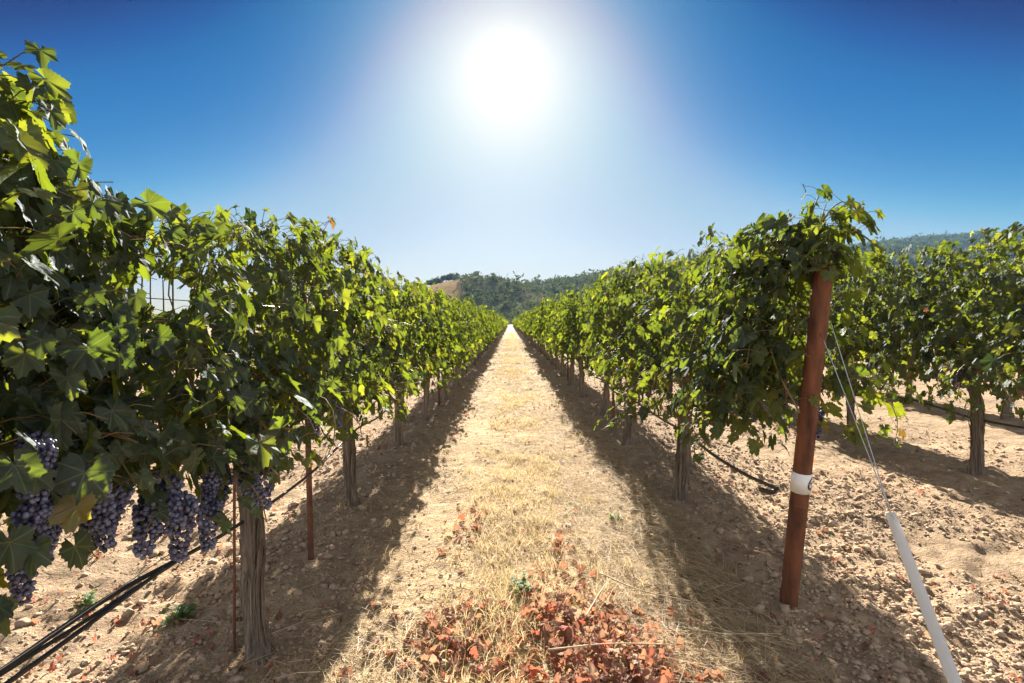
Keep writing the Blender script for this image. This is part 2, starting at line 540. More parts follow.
SKY_X = np.array([-900, -300, 330, 420, 470, 510, 560, 600, 650, 700, 800, 865, 900, 940, 1000, 1100, 1400, 2000, 3000])
SKY_Y = np.array([314, 314, 313, 303, 292, 285, 279, 272, 266, 258, 252, 247, 240, 237, 235, 233, 236, 250, 268])


def hill_z(x, y):
    # wooded ridge whose crest stands 700 m off in front and recedes to 1200 m on the right
    yc = 640 + 520 * sstep(x, 60, 900)
    xs_px = 510 + FPX * x / yc
    crest = (322 - np.interp(xs_px, SKY_X, SKY_Y)) * yc / FPX
    t = np.clip((y - (HY0 + 0.12 * np.abs(x - 20))) / (yc - HY0 - 0.12 * np.abs(x - 20)), 0, 2.2)
    prof = np.where(t < 1, sstep(t, 0.0, 1.12) / sstep(np.array(1.0), 0.0, 1.12), 1 - 0.35 * sstep(t, 1.0, 2.0))
    gul = fbm(x / 95, y / 150, 31, 4)
    z = crest * prof * (1 + 0.32 * gul * np.sin(np.pi * np.clip(t, 0, 1)))
    # golden grass knoll on the left
    k = 31.5 * np.exp(-((x + 30) / 75) ** 2 - ((y - 470) / 90) ** 2)
    z = np.maximum(z, k + 0.4 * z) + 0.5 * fbm(x / 14, y / 14, 35, 3)
    return z - 1.0


hx = np.concatenate([np.arange(-900, -260, 16), np.arange(-260, 420, 5), np.arange(420, 1900, 16)]).astype(float)
hy = np.concatenate([np.arange(HY0 - 10, 760, 6), np.arange(760, HY1, 14)]).astype(float)
gx, gy = np.meshgrid(hx, hy)
zz = hill_z(gx, gy)
ny, nx = gx.shape
i, j = np.meshgrid(np.arange(ny - 1), np.arange(nx - 1), indexing='ij')
a = i * nx + j
Q = np.stack([a, a + 1, a + nx + 1, a + nx], -1).reshape(-1, 4)
fx = gx[:-1, :-1].ravel(); fy = gy[:-1, :-1].ravel()


def gold_mask(x, y):
    return np.clip(3.0 * np.exp(-((x + 105) / 66) ** 4 - ((y - 450) / 130) ** 4) - 0.6 + 0.7 * fbm(x / 14, y / 14, 41, 3), 0, 1)


tag(mesh_obj('hills', np.stack([gx, gy, zz], -1).reshape(-1, 3), Q, M['hill'], rnd=gold_mask(fx, fy)), 'scrub covered hills beyond the end of the vineyard', 'hills', kind='structure')


def tree_clumps(centers, radii, per, seed, face=0.24):
    """many small random triangles spread through each crown's volume"""
    r = np.random.default_rng(seed)
    n = len(centers)
    c = np.repeat(centers, per, 0); s = np.repeat(radii, per)
    d = r.normal(size=(n * per, 3)); d /= np.linalg.norm(d, axis=1)[:, None]
    rad = r.uniform(0.35, 1.0, n * per) ** 0.6
    lob = 1 + 0.3 * np.sin(d[:, 0] * 5 + c[:, 0]) * np.cos(d[:, 1] * 4 + c[:, 1])
    p = c + d * (rad * lob * s)[:, None] * np.array([1.0, 1.0, 0.72])
    tri = r.normal(size=(n * per, 3, 3)) * (face * s)[:, None, None]
    Vv = (p[:, None, :] + tri).reshape(-1, 3)
    F = np.arange(n * per * 3).reshape(-1, 3)
    return Vv, F, r.uniform(0, 1, n * per)


tr = np.random.default_rng(5)
n = 30000
tx = tr.uniform(-160, 1500, n * 3); ty = tr.uniform(258, 1250, n * 3)
dens = fbm(tx / 60, ty / 60, 51, 4) + 0.26 - 0.9 * (gold_mask(tx, ty) > 0.3)
keep = dens > 0.02
tx, ty = tx[keep][:n], ty[keep][:n]
rr = tr.uniform(1.0, 1.0, len(tx)) * np.exp(tr.normal(0.88, 0.35, len(tx))) * np.where(ty > 700, 1.6, 1.0)
cz = hill_z(tx, ty) + rr * 0.55
Vv, F, rn = tree_clumps(np.stack([tx, ty, cz], 1), rr, 18, 3, 0.30)
tag(mesh_obj('hillside_woods', Vv, F, M['oak'], rnd=rn, smooth=False), 'dark oaks and scrub covering the far hillside', 'woods', kind='stuff')

# single oaks on the crest of the golden knoll
for q, (px, yd, rad_, lab) in enumerate(((431, 468, 4.2, 'small dark oak at the left end of the bare golden hilltop'),
                                       (437, 474, 5.2, 'round dark oak second from the left on the golden hilltop'),
                                       (446, 470, 4.6, 'low dark oak in the middle of the golden hilltop clump'),
                                       (453, 476, 5.6, 'largest dark oak at the right end of the golden hilltop'))):
    X = (px - 510) * yd / FPX
    z0 = float(hill_z(np.array([X]), np.array([float(yd)]))[0])
    root = empty('oak_tree', (X, yd, z0))
    tag(root, lab, 'tree', 'oaks on the golden hilltop')
    b_ = MB(); b_.tube([(0, 0, -0.5), (0.1, 0, 1.2), (0.3, 0.1, 3.0)], [0.45, 0.35, 0.2], 8)
    b_.tube([(0.1, 0, 1.2), (-0.9, 0.3, 2.8)], [0.3, 0.12], 6)
    b_.build('trunk', M['bark'], root)
    Vv, F, rn = tree_clumps(np.array([[0, 0, 3.6], [rad_ * 0.5, 0.5, 3.0], [-rad_ * 0.5, 0.2, 3.1]]), np.array([rad_ * 0.7, rad_ * 0.55, rad_ * 0.6]), 420, 60 + q, 0.13)
    mesh_obj('crown', Vv, F, M['oak'], root, rnd=rn, smooth=False)

# ------------------------------------------------------------------ grape leaves
LOBES = ((0.0, 1.0, 0.50), (0.86, 0.90, 0.44), (-0.86, 0.90, 0.44), (1.85, 0.74, 0.55), (-1.85, 0.74, 0.55))


def leaf_template(n, seed, teeth=True):
    """grape leaf: base at origin, tip along +y, unit length; returns verts (k,3), tris, uv"""
    r = np.random.default_rng(seed)
    th = np.linspace(-2.85, 2.85, n)
    rad = np.zeros(n)
    for a_, l_, w_ in LOBES:
        rad = np.maximum(rad, l_ * r.uniform(0.92, 1.06) * np.exp(-np.abs((th - a_) / w_) ** 1.9 * 0.55))
    rad = np.maximum(rad, 0.66)
    rad *= np.where(np.abs(th) > 2.4, 0.75, 1.0)
    if teeth:
        k = np.arange(n)
        rad = rad * (1 + np.where(k % 2 == 0, 0.055, -0.055))
    x, y = np.sin(th) * rad * 0.82, np.cos(th) * rad
    cup, fold = r.uniform(-0.2, 0.9), r.uniform(0.05, 0.5)
    wav = r.uniform(0.07, 0.19)

    def zf(x, y, th):
        rr = np.hypot(x, y)
        return -cup * 0.45 * rr ** 2 + fold * np.abs(x) * 0.8 - fold * 0.2 + wav * np.sin(th * 5 + seed) * rr
    outer = np.stack([x, y, zf(x, y, th)], 1)
    xi, yi = x * 0.52, y * 0.52
    ring = np.stack([xi, yi, zf(xi, yi, th) + 0.02 * np.cos(th * 7)], 1)
    V = np.vstack([[0, 0, -fold * 0.2], ring, outer])
    T = []
    for k in range(n - 1):
        T.append((0, 1 + k + 1, 1 + k))
        T.append((1 + k, 1 + k + 1, 1 + n + k)); T.append((1 + k + 1, 1 + n + k + 1, 1 + n + k))
    uv = V[:, :2].copy()
    V[:, 1] += 0.0
    return V, np.array(T), uv


def leaf_small(n, seed):
    r = np.random.default_rng(seed)
    th = np.linspace(-2.7, 2.7, n)
    rad = np.where(np.arange(n) % 2 == 0, 0.92, 0.74) * r.uniform(0.85, 1.1, n)
    x, y = np.sin(th) * rad * 0.85, np.cos(th) * rad
    z = -0.2 * r.uniform(0, 1) * (x * x + y * y) + 0.25 * np.abs(x) * r.uniform(0, 1)
    V = np.vstack([[0, 0, 0], np.stack([x, y, z], 1)])
    T = np.array([(0, k + 2, k + 1) for k in range(n - 1)])
    return V, T, V[:, :2].copy()


TEMPL = {
    'hero': [leaf_template(48, s) for s in range(6)],
    'mid': [leaf_template(19, s + 20) for s in range(4)],
    'far': [leaf_small(9, s) for s in range(4)],
    'tiny': [leaf_small(5, s) for s in range(3)],
}


def leaves_mesh(L, lod, seed):
    """L: list of (pos, tip, normal, size, rnd)"""
    r = np.random.default_rng(seed)
    pos = np.array([l[0] for l in L]); tip = np.array([l[1] for l in L]); nor = np.array([l[2] for l in L])
    size = np.array([l[3] for l in L]); rn = np.array([l[4] for l in L])
    tip /= np.linalg.norm(tip, axis=1)[:, None]
    nor -= tip * (nor * tip).sum(1)[:, None]
    nor /= np.linalg.norm(nor, axis=1)[:, None] + 1e-9
    side = np.cross(tip, nor)
    tp = TEMPL[lod]
    which = r.integers(0, len(tp), len(L))
    Vs, Fs, Us, Rs = [], [], [], []
    off = 0
    for k, (tv, tf, tu) in enumerate(tp):
        idx = np.nonzero(which == k)[0]
        if not len(idx): continue
        A = np.stack([side[idx], tip[idx], nor[idx]], 2) * size[idx][:, None, None]
        sc = np.ones((len(idx), 1, 3)); sc[:, 0, 0] = r.uniform(0.88, 1.15, len(idx)); sc[:, 0, 2] = r.uniform(0.3, 1.5, len(idx))
        v = np.einsum('nij,nkj->nki', A, tv[None] * sc) + pos[idx][:, None, :]
        f = tf[None] + (off + np.arange(len(idx)) * len(tv))[:, None, None]
        Vs.append(v.reshape(-1, 3)); Fs.append(f.reshape(-1, 3)); Us.append(np.tile(tu, (len(idx), 1)))
        Rs.append(np.repeat(rn[idx], len(tf)))
        off += len(idx) * len(tv)
    return np.concatenate(Vs), np.concatenate(Fs), np.concatenate(Us), np.concatenate(Rs)


def gen_canopy(seed, y0, y1, top=lambda y: 1.85, spacing=0.052, step=0.056, size=0.050, low=260, fill=1000, lateral=0.95, hole=None, low_z=(0.64, 0.98), halfw=0.34, fill_z=0.78, zmin=0.5, low_y=None, clump=(), extra=()):
    """shoots rise from the cordon, carry a leaf at every node; returns (leaves, shoot polylines, petioles)"""
    r = np.random.default_rng(seed)
    L, wood, pet = [], [], []
    U = r.uniform

    def put(node, sgn, s, droop=1.0, zone=0):
        o = np.array([sgn * U(0.35, 1.0), U(-0.7, 0.7), U(-0.2, 0.55)])
        o /= np.linalg.norm(o)
        p = node + o * U(0.04, 0.10) * (0.5 + 0.5 * s / 0.05)
        if hole is not None:
            for hy, hz, ry, rz in hole:
                if ((p[1] - hy + 1.65 * p[0]) / ry) ** 2 + ((p[2] - hz) / rz) ** 2 < 1: return
        if p[2] < zmin or (zmin > 0.6 and p[0] > 0.40): return
        out = 1.0 if p[0] > 0 else -1.0
        if U(0, 1) < 0.15: out = -out
        nrm_ = np.array([out * U(0.25, 1.1), U(-0.75, 0.6), U(0.1, 1.0)])
        tip_ = np.array([out * U(0.0, 0.8), U(-0.7, 0.7), -U(0.35, 1.1) * droop])
        rn = min(1.0, max(0.0, r.normal(0.42, 0.22)))
        if rn > 0.93 and U(0, 1) < 0.6: rn = 0.7
        if p[2] < 1.0 and U(0, 1) < 0.03: rn = U(0.94, 1.0)
        L.append((p, tip_, nrm_, s * (U(0.7, 1.25) if U(0, 1) < 0.75 else U(1.2, 1.7)), rn))
        pet.append((node, p))

    n_sh = int((y1 - y0) / spacing)
    for k in range(n_sh):
        yb = y0 + (k + U(0, 1)) * spacing
        sgn = 1 if k % 2 else -1
        length = max(0.25, (top(yb) - 0.95)) * U(0.80, 1.02)
        if U(0, 1) < 0.10: length *= U(1.05, 1.16)
        flop = U(0, 1) < 0.30
        p = np.array([sgn * U(0, 0.05), yb, 0.93 + U(-0.03, 0.05)])
        d = np.array([sgn * U(0.05, 0.55), U(-0.22, 0.22), 1.0])
        if flop: d[0] = sgn * U(0.6, 1.1); length *= U(0.6, 0.95)
        pts = [p.copy()]
        m = max(3, int(length / step))
        for q in range(m):
            d = d / np.linalg.norm(d)
            lim = halfw * (0.55 if not flop else 1.15)
            if abs(p[0]) > lim: d[0] -= 0.35 * np.sign(p[0])
            d = d + np.array([U(-0.12, 0.12), U(-0.12, 0.12), (-0.20 if flop else 0.05)])
            d = d / np.linalg.norm(d)
            p = p + d * step
            if p[2] < zmin: break
            pts.append(p.copy())
            ends = q / m
            s = size * (1.15 - 0.55 * max(0, ends - 0.55) / 0.45)
            put(p, 1 if q % 2 else -1, s)
            if U(0, 1) < lateral * (1 - 0.6 * ends): put(p, -1 if q % 2 else 1, s * U(0.55, 0.85))
        # growing tip: small upright leaves
        for q in range(2): put(p + np.array([U(-.02, .02), U(-.02, .02), 0.02]), U(-1, 1), size * 0.45, 0.2)
        wood.append((np.array(pts), 0.0048, 0.0016))
    for k in range(low):
        yb = U(*(low_y or (y0, y1)))
        node = np.array([U(-1, 1) * halfw, yb, U(*low_z) + 0.10 * math.sin(yb * 6.5 + seed)])
        if zmin > 0.6: node[2] = U(*low_z)
        put(node, 1 if node[0] > 0 else -1, size * U(0.75, 1.1))
    for k in range(fill):
        yb = U(y0, y1); zt = top(yb)
        zz_ = fill_z + (zt - fill_z - 0.07) * U(0, 1)
        wz = halfw * (1.0 - 0.45 * max(0, (zz_ - 1.3) / max(0.2, zt - 1.3)))
        if zmin < 0.6 and U(0, 1) < 0.55 * max(0, math.sin(yb * 7 + seed * 1.7)) * max(0.0, zz_ - 0.8) ** 0.5: continue
        put(np.array([(1 if k % 2 else -1) * wz * U(0.25, 1.0), yb, zz_]), 1 if k % 2 else -1, size * U(0.7, 1.1))
    for (ccx, ccy, ccz), (rx, ry, rz), cn in clump:
        for k in range(int(cn * 1.5)):
            put(np.array([ccx + rx * U(-1, 1), ccy + ry * U(-1, 1), ccz + rz * U(-1, 1)]), 1 if k % 2 else -1, size * U(0.75, 1.05))
    for pts, s in extra:
        pts = spline(pts, max(4, int(sum(np.linalg.norm(np.diff(np.array(pts), axis=0), axis=1)) / (step * 0.8))))
        for q, p in enumerate(pts[1:]):
            put(p, 1 if q % 2 else -1, s * (1.1 - 0.5 * q / len(pts)))
            if U(0, 1) < 0.6: put(p, -1 if q % 2 else 1, s * 0.7)
        wood.append((pts, 0.0048, 0.0018))
    return L, wood, pet


def make_trunk(name, parent, seed, h=0.93, r0=0.052, lean=(0, 0), n=22, m=26, rod=False):
    r = np.random.default_rng(seed)
    t = np.linspace(0, 1, m)
    px = lean[0] * t + 0.028 * np.sin(t * 4 + seed) + 0.008 * np.sin(t * 11 + seed)
    py = lean[1] * t + 0.020 * np.cos(t * 5 + seed * 2)
    pz = -0.08 + t * (h + 0.08)
    rad = r0 * (1 + 0.8 * np.exp(-t * 12) - 0.12 * t + 0.25 * np.clip(t - 0.85, 0, 1) * 4 + 0.06 * np.sin(t * 13 + seed))
    ang = np.linspace(0, 2 * np.pi, n, endpoint=False)
    tw = ang[None, :] + 0.6 * t[:, None]
    wob = 1 + 0.13 * np.sin(2 * tw + seed + 2 * t[:, None]) + 0.08 * np.sin(5 * tw + 1.3 * seed + 3 * t[:, None]) + 0.05 * r.uniform(-1, 1, (m, n)) + 0.11 * r.uniform(-1, 1, (1, n))
    wob = wob * (1 + 0.07 * np.sin(t * 9 + seed) + 0.05 * np.sin(t * 23 + seed))[:, None]
    for _ in range(7):
        kt, ka, kw = r.uniform(0.05, 0.95), r.uniform(0, 6.28), r.uniform(0.03, 0.08)
        da = np.angle(np.exp(1j * (ang[None, :] - ka)))
        wob = wob + r.uniform(0.15, 0.45) * np.exp(-((t[:, None] - kt) / kw) ** 2 - (da / 0.55) ** 2)
    b = MB()
    b.tube(np.stack([px, py, pz], 1), rad, n, True, wob)
    if n > 20:   # loose strips of bark
        for k in range(70):
            a0 = r.uniform(0, 6.28); t0 = r.uniform(0.08, 0.7); t1 = min(1, t0 + r.uniform(0.1, 0.3))
            tt = np.linspace(t0, t1, 6)
            rr = np.interp(tt, t, rad) * 1.07 + np.array([.003, .001, .0, .001, .004, .010]) * r.uniform(0, 2.0)
            aa = a0 + 0.6 * (tt - t0) + r.normal(0, 0.03, 6)
            # angle frame of the tube: close enough to world angles for decoration
            P_ = np.stack([np.interp(tt, t, px) + rr * np.cos(aa), np.interp(tt, t, py) + rr * np.sin(aa), np.interp(tt, t, pz)], 1)
            b.tube(P_, np.array([0.0015, 0.004, 0.005, 0.005, 0.004, 0.001]) * r.uniform(0.5, 1.3), 5)
    return b.build(name, M['bark'], parent)


def wood_mesh(y0, y1, wood, pet, seed, hero, lean=(0, 0), h=0.93):
    r = np.random.default_rng(seed)
    b = MB()
    for e in (y0 + 0.05, y1 - 0.05):
        pts = spline([(lean[0], lean[1], h - 0.06), (lean[0] + 0.01, lean[1] + 0.12 * np.sign(e), h + 0.01), (0.01, e * 0.55, h + 0.02), (-0.01, e, h + 0.01)], 16)
        b.tube(pts, np.linspace(0.034, 0.013, 16) * (1 + 0.12 * r.uniform(-1, 1, 16)), 9)
    for pts, ra, rb in wood:
        b.tube(pts, np.linspace(ra, rb, len(pts)), 5 if hero else 3, False)
    return b


def petiole_mesh(mb, pet):
    for a_, p in pet:
        mid_ = (a_ + p) / 2 + np.array([0, 0, 0.008])
        mb.tube(np.array([a_, mid_, p]), 0.0013, 3, False)


# ------------------------------------------------------------------ grape bunches
def icosphere(sub):
    t = (1 + 5 ** 0.5) / 2
    v = [(-1, t, 0), (1, t, 0), (-1, -t, 0), (1, -t, 0), (0, -1, t), (0, 1, t), (0, -1, -t), (0, 1, -t), (t, 0, -1), (t, 0, 1), (-t, 0, -1), (-t, 0, 1)]
    f = [(0, 11, 5), (0, 5, 1), (0, 1, 7), (0, 7, 10), (0, 10, 11), (1, 5, 9), (5, 11, 4), (11, 10, 2), (10, 7, 6), (7, 1, 8), (3, 9, 4), (3, 4, 2), (3, 2, 6), (3, 6, 8), (3, 8, 9), (4, 9, 5), (2, 4, 11), (6, 2, 10), (8, 6, 7), (9, 8, 1)]
    v = [np.array(p) / np.linalg.norm(p) for p in v]
    for _ in range(sub):
        cache, nf = {}, []
        def midp(a, b):
            k = (min(a, b), max(a, b))
            if k not in cache:
                p = v[a] + v[b]; v.append(p / np.linalg.norm(p)); cache[k] = len(v) - 1
            return cache[k]
        for a, b, c in f:
            ab, bc, ca = midp(a, b), midp(b, c), midp(c, a)
            nf += [(a, ab, ca), (b, bc, ab), (c, ca, bc), (ab, bc, ca)]
        f = nf
    return np.array(v), np.array(f)


ICO = {k: icosphere(k) for k in (0, 1, 2)}


def bunch_mesh(seed, sub, length=0.145, n_try=1000, br=0.0066):
    r = np.random.default_rng(seed)
    P_ = []
    for _ in range(n_try):
        t = r.uniform(0, 1) ** 0.85
        w_ = 0.036 * (1 - 0.72 * t) * (1 if t > 0.12 else 0.75) + 0.006
        a_ = r.uniform(0, 6.283)
        q = np.sqrt(r.uniform(0.45, 1)) * w_
        p = np.array([q * np.cos(a_), q * np.sin(a_), -0.02 - t * length])
        if seed % 2 == 0 and r.uniform() < 0.22:   # a shoulder wing
            p = np.array([0.042 + r.normal(0, 0.011), r.normal(0, 0.011), -0.025 - r.uniform(0, 0.055)])
        if all(np.sum((p - o) ** 2) > (1.62 * br) ** 2 for o in P_): P_.append(p)
    P_ = np.array(P_)
    v, f = ICO[sub]
    rad = br * r.uniform(0.85, 1.12, len(P_))
    V = (P_[:, None, :] + v[None] * rad[:, None, None]).reshape(-1, 3)
    F = (f[None] + (np.arange(len(P_)) * len(v))[:, None, None]).reshape(-1, 3)
    rn = np.repeat(r.uniform(0, 1, len(P_)), len(f))
    me = mesh_obj('grape_bunch', V, F, M['grape'], rnd=rn)
    b = me.data
    bpy.data.objects.remove(me)
    return b


BUNCH = {'hero': [bunch_mesh(s, 2) for s in range(5)], 'mid': [bunch_mesh(s + 10, 1, br=0.0076, n_try=600) for s in range(3)],
         'far': [bunch_mesh(s + 20, 0, br=0.011, n_try=200) for s in range(2)]}


def hang_bunch(parent, p, lod, r, scale=1.0):
    if lod == 'hero' and p[0] > 0.18 and abs(p[1]) < 1.2 and p[2] > 0.86: scale = 0.70 if p[1] > 0.4 else 0.82
    o = bpy.data.objects.new('grape_bunch', BUNCH[lod][r.integers(0, len(BUNCH[lod]))])
    COL.objects.link(o)
    o.parent = parent
    o.location = p
    o.rotation_euler = (r.normal(0, 0.12), r.normal(0, 0.12), r.uniform(0, 6.28))
    s = scale * r.uniform(0.85, 1.15)
    o.scale = (s, s, s * r.uniform(0.9, 1.15))
    return o


# ------------------------------------------------------------------ the vines
def build_vine(name, loc, seed, lod, y0=-0.95, y1=0.95, top=lambda y: 1.85, lean=(0, 0), bunches=0, bunch_pts=(), r0=0.052, rod=False, h=0.93, canes=(), **kw):
    root = empty(name, loc)
    r = np.random.default_rng(seed + 1000)
    hero = lod == 'hero'
    L, wood, pet = gen_canopy(seed, y0, y1, top, **kw)
    v, f, u, rn = leaves_mesh(L, lod, seed)
    mesh_obj('foliage', v, f, M['leaf'], root, rnd=rn, uv=u)
    make_trunk('trunk', root, seed, h, r0, lean, *((32, 48) if hero else (14, 16) if lod == 'mid' else (7, 6)))
    if lod in ('hero', 'mid'):
        wood_mesh(y0, y1, [], [], seed, hero, lean, h).build('cordon', M['bark'], root)
        b = MB()
        for pts, ra, rb in wood: b.tube(pts, np.linspace(ra, rb, len(pts)), 5 if hero else 3, False)
        if hero: petiole_mesh(b, pet)
        sh = b.build('shoot_tangle', M['shoot'], root)
        for pts in canes:
            b = MB(); pts = spline(pts, 14); b.tube(pts, np.linspace(0.0062, 0.004, 14), 7)
            b.build('cane', M['cane'], root)
    pts = list(bunch_pts)
    for k in range(bunches):
        sgn = -1 if k % 2 else 1
        pts.append((sgn * r.uniform(0.10, 0.27), r.uniform(y0 * 0.9, y1 * 0.9), r.uniform(0.84, 0.99)))
    for p in pts: hang_bunch(root, p, lod if lod in BUNCH else 'far', r)
    return root


def copy_tree(o, parent=None):
    c = o.copy()
    COL.objects.link(c)
    if parent is not None:
        c.parent = parent
    for ch in o.children:
        copy_tree(ch, c)
    return c


SP = 1.87
LG, RG, G3, G4 = 'grapevines in the row left of the path', 'grapevines in the row right of the path', 'grapevines in the second row on the right', 'grapevines in the third row on the right'


def vloc(X, d, dx=0): return (X + dx, d, gz(X + dx, d) + 0.0)


def prof(pts):
    xs_ = [p[0] for p in pts]; ys_ = [p[1] for p in pts]
    return lambda y: float(np.interp(y, xs_, ys_))


def bpx(x, y, d0, xr, X=-0.79):
    # a bunch hanging on the aisle face of the left row, at the place it has in the photo
    d = X * FPX / (x - 510)
    return (X - xr + vrr.normal(0, 0.02), d - d0, CAM_Z - (y - 322) * d / FPX - gz(xr, d0) + 0.02)


vrr = np.random.default_rng(4)
# left row, nearest vine: its trunk stands beside the camera, its canopy fills the left edge
A0 = 0.30
v = build_vine('grapevine', vloc(ROW_L, A0), 101, 'hero', -0.5, 0.98, prof([(-0.5, 1.95), (0.66, 1.93), (0.78, 1.84), (0.88, 1.62), (0.98, 1.45)]),
               bunch_pts=[bpx(x_, y_, A0, ROW_L) for x_, y_ in ((45, 436), (72, 466), (18, 446), (14, 552), (108, 500), (34, 505), (62, 492), (84, 476))], clump=[((0.08, 0.82, 1.63), (0.10, 0.09, 0.17), 150), ((0.16, 0.84, 1.42), (0.12, 0.12, 0.2), 100), ((0.2, 0.72, 1.35), (0.14, 0.2, 0.2), 90), ((0.26, 0.75, 1.15), (0.06, 0.25, 0.18), 60), ((0.34, 0.74, 1.0), (0.03, 0.27, 0.13), 34)], low=120, low_z=(0.94, 1.12), fill_z=1.0, zmin=0.84, hole=[(1.43, 1.44, 0.17, 0.075)], size=0.045, fill=1500, halfw=0.27, lateral=0.85)
tag(v, 'tallest nearest grapevine cropped by the left edge of the photo, with ripe purple bunches', 'grapevine', LG)
B0 = 2.30
v = build_vine('grapevine', vloc(ROW_L, B0, 0.09), 102, 'hero', -1.05, 0.92, prof([(-1.0, 1.56), (-0.8, 1.64), (-0.6, 1.69), (-0.4, 1.75), (0.0, 1.82), (0.6, 1.85), (0.95, 1.83)]),
               bunch_pts=[bpx(x_, y_, B0, ROW_L + 0.09) for x_, y_ in ((130, 484), (160, 474), (178, 494), (205, 466), (216, 480), (150, 500), (122, 488), (192, 505), (232, 462), (238, 474), (172, 488), (250, 438), (268, 446), (285, 428), (262, 462), (310, 404), (330, 402), (345, 396))] + [(-0.15, 0.3, 0.93), (-0.2, -0.5, 0.95)],
               hole=[(-0.57, 1.44, 0.17, 0.08)], clump=[((0.1, -0.98, 1.44), (0.17, 0.12, 0.12), 60), ((0.05, -0.8, 1.55), (0.2, 0.2, 0.06), 50), ((0.22, -0.6, 1.12), (0.07, 0.45, 0.16), 70), ((0.31, -0.6, 0.96), (0.03, 0.45, 0.13), 40)], low=90, low_z=(0.86, 1.04), fill_z=0.94, zmin=0.77, size=0.045, fill=1400, halfw=0.30, lean=(0.0, 0.0), r0=0.038,
               canes=[[(0.22, -0.62, 1.12), (0.27, -0.52, 1.02), (0.28, -0.45, 0.90), (0.27, -0.40, 0.80)], [(0.24, -0.56, 1.06), (0.28, -0.44, 1.0), (0.3, -0.34, 0.97)], [(0.25, -0.2, 1.12), (0.29, -0.3, 1.04), (0.29, -0.36, 0.99)]])
tag(v, 'left row grapevine with thick shaggy trunk in full view and hanging purple grape bunches', 'grapevine', LG)
# a thin training rod beside that trunk
b = MB(); b.tube([(0, 0, -0.15), (0, 0, 1.2)], 0.006, 8)
rodo = b.build('training_rod', M['stake'], None, loc=(ROW_L + 0.03, B0 - 0.03, gz(ROW_L, B0)))
tag(rodo, 'thin rusty rod standing against the shaggy nearest left trunk', 'rod')
C0 = 4.06
v = build_vine('grapevine', vloc(ROW_L, C0), 103, 'hero', -0.95, 0.95, prof([(-0.95, 1.83), (-0.5, 1.84), (0.0, 1.76), (0.4, 1.68), (0.95, 1.78)]), r0=0.036, bunches=16, low=110)
tag(v, 'second left row grapevine with visible slim trunk, just past the rusty stake', 'grapevine', LG)
D0 = C0 + SP
v = build_vine('grapevine', vloc(ROW_L, D0), 104, 'mid', -0.95, 0.95, prof([(-0.95, 1.78), (0.0, 1.74), (0.95, 1.76)]), r0=0.042, bunches=14, low=130,
               extra=[([(0.05, 0.1, 0.9), (0.3, 0.0, 0.75), (0.42, -0.1, 0.55)], 0.055), ([(0.05, 0.2, 0.9), (0.33, 0.2, 0.78), (0.48, 0.15, 0.68)], 0.055)])
tag(v, 'third left row grapevine with a leafy shoot drooping towards the path', 'grapevine', LG)
# reddened sucker leaves at its foot

# right row, first vine: its canopy reaches forward over the rusty end post
R0 = 4.18
v = build_vine('grapevine', vloc(ROW_R, R0), 111, 'hero', -1.75, 0.95, prof([(-1.75, 1.72), (-1.5, 1.76), (-1.25, 1.76), (-0.9, 1.78), (-0.5, 1.80), (0.2, 1.90), (0.95, 1.88)]), r0=0.044, low_y=(-1.35, 0.95), clump=[((0.02, -1.66, 1.60), (0.17, 0.14, 0.13), 95), ((0.02, -1.86, 1.60), (0.11, 0.05, 0.10), 44), ((-0.14, -1.55, 1.40), (0.15, 0.25, 0.30), 200), ((-0.22, -1.3, 1.0), (0.12, 0.35, 0.25), 90), ((0.14, -1.55, 1.35), (0.12, 0.2, 0.2), 40)], bunches=10, low=190, low_z=(0.62, 1.0), halfw=0.32,
               extra=[([(0.0, -1.6, 1.5), (0.02, -1.70, 1.72), (0.05, -1.74, 1.86)], 0.05), ([(0.04, -1.55, 1.5), (0.08, -1.66, 1.7), (0.10, -1.70, 1.82)], 0.048), ([(0.0, -1.55, 1.5), (0.05, -1.72, 1.70), (0.10, -1.80, 1.80), (0.16, -1.86, 1.74)], 0.052), ([(0.05, -1.6, 1.55), (0.14, -1.75, 1.68), (0.22, -1.82, 1.63), (0.24, -1.84, 1.53)], 0.05),
                      ([(0.0, -1.5, 1.45), (-0.12, -1.72, 1.65), (-0.16, -1.8, 1.6)], 0.055), ([(-0.05, -1.4, 1.2), (-0.2, -1.65, 1.25), (-0.26, -1.72, 1.1)], 0.06),
                      ([(-0.05, -1.2, 1.0), (-0.2, -1.5, 1.0), (-0.24, -1.58, 0.86)], 0.06),
                      ([(-0.05, 0.0, 0.6), (-0.28, -0.02, 0.62), (-0.48, 0.02, 0.60), (-0.60, 0.02, 0.5)], 0.055), ([(-0.05, 0.1, 0.85), (-0.3, 0.1, 0.75), (-0.45, 0.06, 0.62)], 0.055)])
tag(v, 'right row grapevine closest to the camera whose foliage spills over the rusty end post', 'grapevine', RG)
v = build_vine('grapevine', vloc(ROW_R, R0 + SP), 112, 'hero', -0.95, 0.95, prof([(-0.95, 1.87), (0.0, 1.93), (0.95, 1.86)]), r0=0.045, bunches=10, low=150)
tag(v, 'right row grapevine behind the nearest trunk, second trunk from the rusty end post', 'grapevine', RG)
T0 = 4.85
v = build_vine('grapevine', vloc(ROW_3, T0), 113, 'hero', -0.95, 0.95, prof([(-0.95, 2.08), (0.0, 2.14), (0.3, 2.05), (0.95, 2.10)]), bunches=8, low=230, low_z=(0.55, 1.0), fill=1350, r0=0.041, lean=(-0.04, 0.02))
tag(v, 'grapevine at the right edge of the photo with a whole leaning trunk on shaded soil', 'grapevine', G3)
